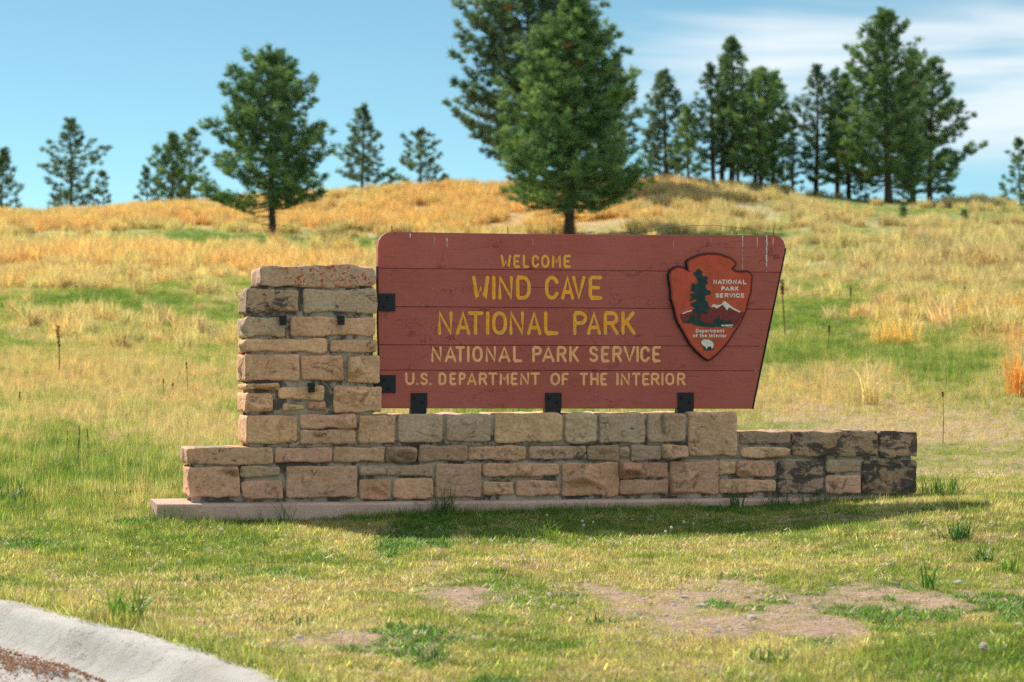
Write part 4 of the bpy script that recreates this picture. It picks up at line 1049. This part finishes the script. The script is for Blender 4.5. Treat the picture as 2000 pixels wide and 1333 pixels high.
def scatter(name, x, y, z, pick, scl, tint, label):
    n = len(x); me = bpy.data.meshes.new(name); me.vertices.add(n); me.vertices.foreach_set('co', np.stack([x, y, z], 1).astype(np.float32).ravel())
    add_attr(me, 'pick', 'INT', pick.astype(np.int32))
    rot = np.stack([rng.normal(0, .10, n), rng.normal(0, .10, n), rng.uniform(0, 6.283, n)], 1).astype(np.float32)
    rot[:, 2] = rng.uniform(0, 6.283, n)
    add_attr(me, 'rot', 'FLOAT_VECTOR', rot)
    s = np.stack([scl, scl, scl * rng.uniform(.8, 1.2, n)], 1).astype(np.float32); add_attr(me, 'scl', 'FLOAT_VECTOR', s)
    add_attr(me, 'tint', 'FLOAT_COLOR', rgba(tint))
    o = link(name, me); m = o.modifiers.new('scatter', 'NODES'); m.node_group = GN
    tag(o, label, kind='stuff')
def area(n, d0, d1, um=.34):
    n = int(n * um / .27)
    d = np.sqrt(rng.uniform(d0 * d0, d1 * d1, n)); u = rng.uniform(-um, um, n); return u * d, d
def inwall(x, y, m=.0):
    lx = CW * x + SW * (y - D0); ly = -SW * x + CW * (y - D0)
    f0, f1 = loc(307, 985, -.12)[0], loc(1812, 968, -.12)[0]
    return (lx > f0 - m) & (lx < f1 + m) & (ly > -.125 - m) & (ly < .63 + m)
def prep(x, y):
    z = H(x, y); dry, soil, px, py = cover(x, y, z)
    return z, dry, soil, px, py
def jit(c, k=.22, seed=0):
    n = len(c); return np.clip(c * rng.normal(1, k, (n, 1)) * rng.normal(1, k * .35, (n, 3)), .004, .9)
# near turf
x, y = area(52000, 8.2, 16.5); ok = ~inwall(x, y) & (y > np.interp(x, KX, KY) + .05); x, y = x[ok], y[ok]
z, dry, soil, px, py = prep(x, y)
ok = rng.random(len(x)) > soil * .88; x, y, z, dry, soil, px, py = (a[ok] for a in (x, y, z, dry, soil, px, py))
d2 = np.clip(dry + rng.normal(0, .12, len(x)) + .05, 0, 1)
left = np.maximum(sstep(700, 200, px) * sstep(1150, 950, py), sstep(1400, 1800, px + (py - 1290) * 4) * sstep(1215, 1290, py) * .5)
d2 = np.clip(d2 - .22 * left * (py > 1200), 0, 1)
pick = np.where(rng.random(len(x)) < .14, 2, np.where(rng.random(len(x)) < .5, 0, 1))
pick = np.where((rng.random(len(x)) < .30 * left) , 3, pick)
scl = rng.uniform(.6, 1.05, len(x)) * (1 + .4 * left) * (1 - .4 * soil)
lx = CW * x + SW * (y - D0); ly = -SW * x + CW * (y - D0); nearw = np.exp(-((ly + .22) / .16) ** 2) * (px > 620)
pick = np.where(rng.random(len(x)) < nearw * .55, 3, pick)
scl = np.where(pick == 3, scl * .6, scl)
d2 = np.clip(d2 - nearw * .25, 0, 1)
mat = (fbm(x * 1.9 + 5, y * .95, 131, 4) > .66) & (soil < .6)
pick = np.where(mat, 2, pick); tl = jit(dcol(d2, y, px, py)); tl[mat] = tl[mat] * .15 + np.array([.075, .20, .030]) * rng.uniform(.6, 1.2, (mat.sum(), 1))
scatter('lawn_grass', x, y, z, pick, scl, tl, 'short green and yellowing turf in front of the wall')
x, y = area(9000, 8.3, 17); ok = ~inwall(x, y) & (y > np.interp(x, KX, KY) + .05); x, y = x[ok], y[ok]
z, dry, soil, px, py = prep(x, y); ok = (fbm(x * 2.2, y * 2.2, 88, 3) > .47) & (soil < .5); x, y, z = x[ok], y[ok], z[ok]; n = len(x)
wh = rng.random(n)[:, None]
scatter('dead_grass_and_glints', x, y, z + .012, np.full(n, 10), rng.uniform(.6, 1.2, n), np.where(wh < .6, np.array([.74, .70, .60]), np.array([.62, .46, .28])) * rng.uniform(.8, 1.15, (n, 1)), 'pale dead blades and petals lying over the turf, standing in for glints too')  # pale flakes are litter and also paint glints on the turf
x = rng.uniform(-2.7, .2, 900); y = np.interp(x, KX, KY) + rng.uniform(-.035, .09, 900) * (fbm(x * 3, x * 0, 5, 3) * 2)
z = np.where(y > np.interp(x, KX, KY) + .03, H(x, y), SL * y + .01); n = len(x)
scatter('kerb_edge_grass', x, y, z, rng.choice([1, 2, 3], n, p=[.5, .3, .2]), rng.uniform(.5, 1.0, n), jit(dcol(rng.uniform(.1, .6, n)), .25), 'ragged grass growing over the back of the kerb')
# meadow behind the wall
x, y = area(52000, 14.5, 34); ok = ~inwall(x, y, .05); lx = CW * x + SW * (y - D0); ly = -SW * x + CW * (y - D0)
f0, f1 = loc(307, 985, -.12)[0], loc(1812, 968, -.12)[0]
beh = (ly > .5) | ((lx < f0) & (y > 14.6)) | ((lx > f1) & (ly > .3))
ok &= beh; x, y = x[ok], y[ok]
z, dry, soil, px, py = prep(x, y); n = len(x)
r = rng.random(n); d2 = np.clip(dry + rng.normal(0, .16, n), 0, 1)
shortr = sstep(1400, 1550, px) * sstep(760, 830, py)
pick = np.where(r < .52, 3, np.where(r < .90, 4, np.where(r < .955, 5, 9))); pick = np.where((d2 > .62) & (rng.random(n) < .35), 5, pick); pick = np.where(rng.random(n) < shortr * .85, 1, pick)
d2 = np.where(pick == 9, np.clip(d2 + .3, 0, 1), d2)
scl = rng.uniform(.42, .80, n) * (1 - .3 * shortr) * (1 + .5 * (pick == 1)) * (1 - .25 * (pick == 5))
scatter('meadow_grass', x, y, z, pick, scl, jit(dcol(d2, y, px, py), .14), 'knee-high green and straw meadow grass behind the wall')
# middle slope
x, y = area(34000, 33, 64); z, dry, soil, px, py = prep(x, y); n = len(x); d2 = np.clip(dry + rng.normal(0, .13, n), 0, 1)
pick = np.where(rng.random(n) < .8, 6, 5); pick = np.where((d2 > .6) & (rng.random(n) < .35), 8, pick); scl = rng.uniform(.5, 1.0, n) * np.where(d2 > .6, .95, .55)
scatter('slope_grass', x, y, z, pick, scl, jit(dcol(d2, y, px, py), .12), 'mixed green and golden grass on the middle slope')
# far hill
x, y = area(52000, 62, 150); z, dry, soil, px, py = prep(x, y); n = len(x); d2 = np.clip(dry + rng.normal(0, .10, n), 0, 1)
bn = fbm(x / 1.5, y / 2.6, 71, 3)
tb = (bn > .62 - .24 * sstep(.35, .85, d2)) & (rng.random(n) < .55) & (d2 > .40)
d2 = np.where(tb, np.clip(d2 + .12, .5, 1), np.clip(d2 - .20 * (bn < .45), 0, 1))
pick = np.where(tb, 8, 7); scl = np.where(tb, rng.uniform(.9, 1.6, n), rng.uniform(.20, .50, n))
scatter('hill_grass', x, y, z, pick, scl, jit(dcol(d2, y, px, py), .12), 'golden bunch grass and pale turf over the hill')

# ------------------------------------------------------------------ small plants as things of their own
def plant(px, py, nb, L0, L1, wid, sp_, ln, colr, name, label, cat, seed=0, group=None, d=None):
    v, f = tuft(nb, L0, L1, wid, sp_, ln, 500 + seed + int(px), .55, 4)
    p = hit(px, py)
    while inwall(np.array([p.x]), np.array([p.y]), .03)[0]: p.y -= .03
    p.z = float(H(p.x, p.y)[0]); me = mesh(name, v, f)
    rs = np.random.default_rng(seed + int(px)); c = np.tile(np.array(colr), (len(v), 1)); per = len(v) // nb
    c = c * np.repeat(rs.uniform(.7, 1.35, nb), per)[:, None]
    add_attr(me, 'tint', 'FLOAT_COLOR', rgba(c))
    o = link(name, me, M['weed']); o.location = p; tag(o, label, cat, group); return o
DG = (.06, .16, .035); MG = (.13, .26, .04)
plant(1868, 1054, 90, .05, .16, .008, .09, .8, DG, 'weed_clump', 'dark green leafy weed clump on the bank right of the wall', 'weed')
plant(1922, 1098, 40, .05, .13, .008, .06, .9, DG, 'weed_clump', 'smaller dark weed just below the leafy clump on the right bank', 'weed', 1)
plant(1972, 1118, 30, .06, .15, .008, .05, .9, MG, 'weed_clump', 'spiky green tuft at the right margin of the bank', 'weed', 2)
plant(1815, 1150, 9, .10, .20, .012, .03, .8, DG, 'weed_clump', 'few broad blades leaning left on the bare bank', 'weed', 3)
plant(1497, 1086, 46, .015, .035, .008, .05, 1.0, MG, 'weed_mat', 'small round bright green mat on the dry turf below the wall', 'weed', 4)
plant(1105, 1168, 60, .015, .04, .009, .07, 1.0, DG, 'weed_mat', 'low dark green mat at the left edge of the bare patch', 'weed', 5)
plant(1440, 1130, 60, .02, .06, .008, .10, 1.0, MG, 'weed_mat', 'green mat at the top of the stony bare patch', 'weed', 6)
plant(245, 1216, 70, .07, .21, .014, .08, 1.0, (.10, .24, .035), 'weed_clump', 'broad leaved weed hanging over the kerb', 'weed', 7)
plant(272, 1222, 7, .20, .34, .006, .03, .35, (.12, .12, .04), 'weed_clump', 'taller thin stem rising beside the weed on the kerb', 'weed', 8)
plant(400, 1134, 70, .02, .05, .008, .11, 1.0, DG, 'weed_mat', 'dark green mat in the turf up from the kerb', 'weed', 9)
plant(560, 1214, 90, .02, .05, .008, .14, 1.0, DG, 'weed_mat', 'long dark green mat above the gravelly patch near the kerb', 'weed', 10)
plant(830, 1290, 60, .03, .07, .007, .09, .9, DG, 'weed_mat', 'green tuft low in the turf to the right of the gravelly patch', 'weed', 11)
plant(1500, 1290, 60, .03, .08, .007, .08, .9, DG, 'weed_mat', 'dark green tuft at the bottom of the turf, below the stones', 'weed', 12)
plant(1175, 1222, 60, .03, .07, .007, .07, .9, DG, 'weed_mat', 'dark green tuft inside the bare patch\'s left half', 'weed', 13)
plant(1060, 1052, 70, .06, .15, .005, .09, .8, (.13, .24, .03), 'grass_clump', 'sunlit pale green tuft breaking the edge of the sign\'s shadow', 'grass clump', 14)
plant(875, 984, 80, .08, .24, .004, .07, .9, DG, 'grass_clump', 'long bladed tuft against the footing below the middle of the wall', 'grass clump', 15)
plant(1425, 979, 30, .08, .20, .006, .05, .6, DG, 'grass_clump', 'tall broad bladed tuft against the footing under the wall\'s right half', 'grass clump', 16)
plant(1500, 978, 60, .06, .16, .005, .10, .7, DG, 'grass_clump', 'second broad bladed tuft against the footing, right of the tall one', 'grass clump', 17)
plant(1590, 978, 70, .05, .14, .005, .12, .7, DG, 'grass_clump', 'tuft before the soot black stone of the bottom course', 'grass clump', 18)
plant(1842, 970, 170, .06, .20, .005, .14, .7, (.07, .16, .02), 'grass_clump', 'lush green tuft at the right end of the footing', 'grass clump', 19)
plant(340, 1012, 80, .05, .16, .004, .10, .7, DG, 'grass_clump', 'tuft against the footing\'s left corner', 'grass clump', 20)
plant(568, 1008, 16, .08, .27, .005, .04, .8, DG, 'grass_clump', 'few long stems against the footing below the largest pink stone', 'grass clump', 21)
plant(25, 985, 70, .08, .20, .008, .16, .8, DG, 'grass_clump', 'dark tussock in the grass at the far left', 'grass clump', 22)
plant(210, 978, 70, .04, .12, .007, .14, .8, DG, 'grass_clump', 'dark green mat in the meadow left of the footing', 'grass clump', 23)
plant(1700, 790, 90, .30, .66, .007, .08, .9, (.72, .60, .34), 'dry_grass_clump', 'pale arching dry tussock in the meadow right of the sign', 'dry grass', 24)
plant(1992, 775, 140, .3, .65, .009, .14, .55, (.75, .38, .12), 'dry_grass_clump', 'orange dry tussock at the right margin of the meadow', 'dry grass', 25)
plant(1745, 672, 240, .25, .55, .010, .35, .6, (.78, .56, .22), 'dry_grass_clump', 'wide golden tussock among green grass, half way up the meadow', 'dry grass', 26)
# standing dry stalks
def stalk(px, yb, yt, r, label, head=.35, seed=0, bend=.03, mat='stalk', bumps=True):
    p = hit(px, yb); r0 = ray(px, yt); zt = CAMZ + p.y * r0[2] / r0[1]; h = zt - p.z
    rs = random.Random(seed); root = empty('dry_stalk', p); tag(root, label, 'dry stalk', 'dry stalks standing in the meadow')
    n = 10; P = [(bend * h * math.sin(i / n * 2.2 + seed), 0, h * i / n - (.03 if i == 0 else 0)) for i in range(n + 1)]
    part('stem', tube(P, [r * (1 - .4 * i / n) for i in range(n + 1)], 6), M[mat], root)
    V, F = [], []
    m = 60 if bumps else 12
    for q in range(m):
        t = 1 - head * rs.random() if bumps else 1 - head * (q / m)
        x0 = bend * h * math.sin(t * 2.2 + seed); a = rs.uniform(0, 6.28); rr = r * 1.9; s_ = r * .9
        c = (x0 + rr * math.cos(a), rr * math.sin(a), h * t); b = len(V)
        V += [(c[0] - s_, c[1], c[2]), (c[0] + s_, c[1], c[2]), (c[0], c[1] - s_, c[2]), (c[0], c[1] + s_, c[2]), (c[0], c[1], c[2] - s_), (c[0], c[1], c[2] + s_ * 1.4)]
        F += [(b, b + 2, b + 5), (b + 2, b + 1, b + 5), (b + 1, b + 3, b + 5), (b + 3, b, b + 5), (b + 2, b, b + 4), (b + 1, b + 2, b + 4), (b + 3, b + 1, b + 4), (b, b + 3, b + 4)]
    part('seed_head', (V, F), M[mat], root)
stalk(113, 735, 636, .008, 'tall thick brown stalk in the meadow left of the pillar', .42, 1)
stalk(1530, 660, 547, .012, 'tall dark mullein stalk just right of the sign\'s slanted edge', .25, 2)
stalk(1663, 612, 558, .008, 'dark stalk in the meadow farther right than the mullein beside the sign', .4, 3)
stalk(1884, 592, 560, .007, 'short distant stalk high in the meadow near the right', .4, 4)
stalk(130, 905, 842, .0022, 'thin brown stem, leftmost of the three standing together left of the footing', .35, 5)
stalk(152, 915, 832, .0028, 'thin brown stem with dark seed knots, middle of the three left of the footing', .45, 6)
stalk(170, 905, 838, .0022, 'thin brown stem, rightmost of the three standing together left of the footing', .3, 7)
stalk(365, 770, 708, .004, 'thin brown stem with a small head, close left of the pillar', .2, 8)
stalk(320, 782, 741, .0035, 'short stem with a dark red-brown knob in the left meadow', .2, 9)
stalk(338, 780, 748, .0035, 'shorter stem leaning by the one with the dark knob', .2, 10)
stalk(38, 800, 765, .0035, 'low brown stem near the left margin of the meadow', .3, 11)
stalk(1618, 690, 636, .006, 'reddish brown flower stem in the meadow right of the sign', .25, 12)
stalk(1840, 868, 766, .0035, 'thin dry stem on the slope above the wall\'s right end', .1, 13)
stalk(1872, 1012, 962, .0028, 'thin straw stem in the grass right of the wall\'s end', .1, 14, .05, 'dry', False)

# stones lying on the bare ground
def rock_mesh(seed, w, h, dpt):
    bm = bmesh.new(); bmesh.ops.create_icosphere(bm, subdivisions=2, radius=1); rs = np.random.default_rng(seed)
    pl = [(unit(rs.normal(size=3)), rs.uniform(.55, .85)) for _ in range(9)]
    for v in bm.verts:
        p = np.array(v.co)
        for nrm, dd in pl:
            q = float(p @ nrm)
            if q > dd: p = p - nrm * (q - dd)
        v.co = Vector((p[0] * w / 2, p[1] * dpt / 2, p[2] * h))
    me = bpy.data.meshes.new('rock'); bm.to_mesh(me); bm.free(); return me
for i, (px, py, w, h, lab, tn) in enumerate([
    (1370, 1186, 28, 12, 'pale flat rock, widest in the middle of the bare patch', 0), (1447, 1192, 16, 11, 'grey-brown angular rock right of the widest pale one', 1), (1468, 1209, 26, 10, 'long pale rock low on the right of the bare patch', 0),
    (1457, 1168, 16, 8, 'reddish rock above the angular grey-brown one', 1), (1315, 1184, 14, 6, 'small pale rock left of the widest one', 0), (1337, 1168, 20, 7, 'thin grey slab sunk in the soil above the widest rock', 0), (1266, 1142, 24, 9, 'tan rock at the upper left of the bare patch, by a green weed', 1),
    (1480, 1133, 22, 8, 'tan rock right of the green mat above the bare patch', 1), (1590, 1124, 18, 6, 'white flake of rock left of the long white one', 0), (1728, 1104, 34, 5, 'long thin white rock lying on the right bank', 0), (1875, 1142, 54, 14, 'largest low pale slab half buried on the right bank', 0),
    (1748, 1142, 22, 10, 'brown rock beside the few broad blades on the right bank', 1), (1590, 1190, 22, 10, 'pinkish rock between the bare patch and the right bank', 0), (1757, 1214, 30, 12, 'terracotta coloured rock low on the right bank', 2), (1992, 1224, 26, 10, 'pale rock at the right margin low on the bank', 0),
    (1567, 1294, 16, 12, 'dark brown rock near the bottom of the turf', 3), (582, 1246, 24, 9, 'pale stone in the gravelly patch near the kerb', 0), (1400, 1236, 12, 5, 'small flat light rock under the bare patch', 0), (1690, 1107, 18, 5, 'short white rock left of the long thin white one', 0)]):
    p = hit(px, py); s = p.y / FPX
    me = rock_mesh(i + 3, w * s, h * s * .8, w * s * .8); o = link('rock', me, M['rock'] if tn == 0 else M['gravel'] if tn == 2 else [m_flat('brown_rock', (.30, .21, .16) if tn == 1 else (.12, .075, .055), .9, .1, var=.3, sc=20)][0])
    o.location = p; o.rotation_euler = (random.uniform(-.1, .1), random.uniform(-.15, .15), random.uniform(-.4, .4)); tag(o, lab, 'rock', 'rocks lying on the bare ground')

# pebbles over the bare soil, gravel on the road
def pebbles(name, pts, smin, smax, mat, label):
    rs = np.random.default_rng(5); V, F = [], []
    base = np.array([(1, 0, 0), (-1, 0, 0), (0, 1, 0), (0, -1, 0), (0, 0, .7), (0, 0, -.7)]); fc = np.array([(0, 2, 4), (2, 1, 4), (1, 3, 4), (3, 0, 4), (2, 0, 5), (1, 2, 5), (3, 1, 5), (0, 3, 5)])
    for i, (x, y, z) in enumerate(pts):
        s = smin + (smax - smin) * rs.random() ** 3
        V.append(base * s * rs.uniform(.6, 1.3, (6, 1)) @ np.array(Matrix.Rotation(rs.uniform(0, 6), 3, 'Z')).T + np.array([x, y, z])); F.append(fc + 6 * i)
    tag(link(name, mesh(name, np.concatenate(V), np.concatenate(F)), mat), label, kind='stuff')
x, y = area(30000, 8.3, 13.5, .24); ok = y > np.interp(x, KX, KY) + .06; x, y = x[ok], y[ok]; z, dry, soil, px, py = prep(x, y); ok = rng.random(len(x)) < soil * .55; x, y, z = x[ok], y[ok], z[ok]
pebbles('pebbles', np.stack([x, y, z], 1), .0015, .012, M['rock'], 'small pale pebbles scattered on the bare soil')
pts = []
for i in range(9000):
    px, py = rng.uniform(-60, 250), rng.uniform(1238, 1345)
    edge = 1246 + (px) * .40 if px < 220 else 1333
    a = (py - (edge + 3)); w = 52 * max(0, 1 - px / 150) ** .8 + 7
    if a < 0 or a > w * (.7 + .6 * vn(px / 14, 0, 3)): 
        if rng.random() > .12 or a < 0: continue
    r = ray(px, py); t = (CAMZ + .122) / (SL - r[2] / r[1]) if False else None
    d = (CAMZ + .112) / (SL - r[2] / r[1]); pts.append((r[0] / r[1] * d, d, SL * d - .112 + rng.uniform(0, .006)))
pebbles('gravel', pts, .003, .008, M['gravel'], 'reddish gravel washed against the kerb on the road')
def roadpt(px, py, up=.006):
    r = ray(px, py); d = (CAMZ + .112) / (SL - r[2] / r[1]); return (r[0] / r[1] * d, d, SL * d - .112 + up)
v = tube([roadpt(*q, .012) for q in ((86, 1264), (83, 1271), (85, 1278), (93, 1284), (104, 1287), (118, 1288))], .006, 6)
o = part('cord', v, M['cord'], None); tag(o, 'short white curled cord on the gravel beside the kerb', 'cord')

# dandelions
def dandelion_src(kind):
    root = empty('dandelion', (0, 0, 0)); tag(root, 'dandelion', 'dandelion')
    h = .055 if kind else .03
    part('stem', tube([(0, 0, -.01), (.002, 0, h * .5), (0, 0, h)], .0012, 4), M['dry' if kind else 'weedstem'], root)
    bm = bmesh.new(); bmesh.ops.create_icosphere(bm, subdivisions=1, radius=.009 if kind else .010, matrix=Matrix.Translation((0, 0, h)) @ (Matrix.Identity(4) if kind else Matrix.Diagonal((1, 1, .45, 1))))
    me = bpy.data.meshes.new('flower_head'); bm.to_mesh(me); bm.free(); link('flower_head', me, M['ball' if kind else 'petal'], root)
    return root
M['weedstem'] = m_flat('green_stem', (.10, .16, .04), .7)
def copy_tree(o, parent=None):
    c = o.copy(); COL.objects.link(c); c.parent = parent
    for ch in list(o.children): copy_tree(ch, c)
    return c
def dandelions(kind, n, label, group):
    proto = dandelion_src(kind); k = 0; first = True; rs = np.random.default_rng(90 + kind)
    spots = [(750, 1118), (1120, 1140), (1040, 1112), (1190, 1100), (1000, 1118), (1072, 1023), (1300, 1055)] if kind else [(1207, 1003), (1055, 1046), (1228, 1138), (1192, 1138), (395, 1070), (415, 1072), (290, 1033), (1740, 1020), (1038, 1024), (580, 1177), (700, 990), (1017, 1125)]
    tries = 0
    while k < n and tries < 4000:
        tries += 1
        if k < len(spots): px, py = spots[k]
        else:
            px, py = rs.uniform(60, 1500), rs.uniform(1015, 1180) if rs.random() < .75 else rs.uniform(1180, 1320)
            if vn(px / 90, py / 30, 61) < .5: continue
        p = hit(px, py)
        if inwall(np.array([p.x]), np.array([p.y]), .05)[0] or p.y < np.interp(p.x, KX, KY) + .1: 
            if k < len(spots): k += 1; 
            continue
        o = proto if first else copy_tree(proto); first = False
        o.location = p; s = rs.uniform(.7, 1.15); o.scale = (s, s, s); o.rotation_euler = (rs.uniform(-.25, .25), rs.uniform(-.25, .25), rs.uniform(0, 6))
        tag(o, label, 'dandelion', group); k += 1
dandelions(1, 80, 'small white dandelion seed head on a short stem in the turf before the wall', 'white dandelion seed heads in the turf')
dandelions(0, 14, 'small yellow dandelion flower low in the turf before the wall', 'yellow dandelion flowers in the turf')
big = empty('dandelion', hit(1921, 1296)); tag(big, 'largest round dandelion clock, alone in the lush grass at the lower right', 'dandelion')
part('stem', tube([(0, 0, -.01), (.004, 0, .03), (0, 0, .055)], .0016, 5), M['weedstem'], big)
rs = np.random.default_rng(4); N_ = 220; di = unit(rs.normal(size=(N_, 3))); c0_ = np.array([0, 0, .06]); r_ = .017
sd = unit(np.cross(di, rs.normal(size=(N_, 3)))) * .0022
v = np.empty((N_ * 2, 3, 3)); v[:N_, 0] = c0_ + di * r_ - sd; v[:N_, 1] = c0_ + di * r_ + sd; v[:N_, 2] = c0_ + di * .002
s2 = unit(np.cross(di, sd)) * .0035; v[N_:, 0] = c0_ + di * r_ - s2; v[N_:, 1] = c0_ + di * r_ + s2; v[N_:, 2] = c0_ + di * r_ * .9 + sd * 1.5
part('seed_head', (v.reshape(-1, 3), np.arange(N_ * 6).reshape(-1, 3)), M['ball'], big)
print('objects', len(scene.objects))
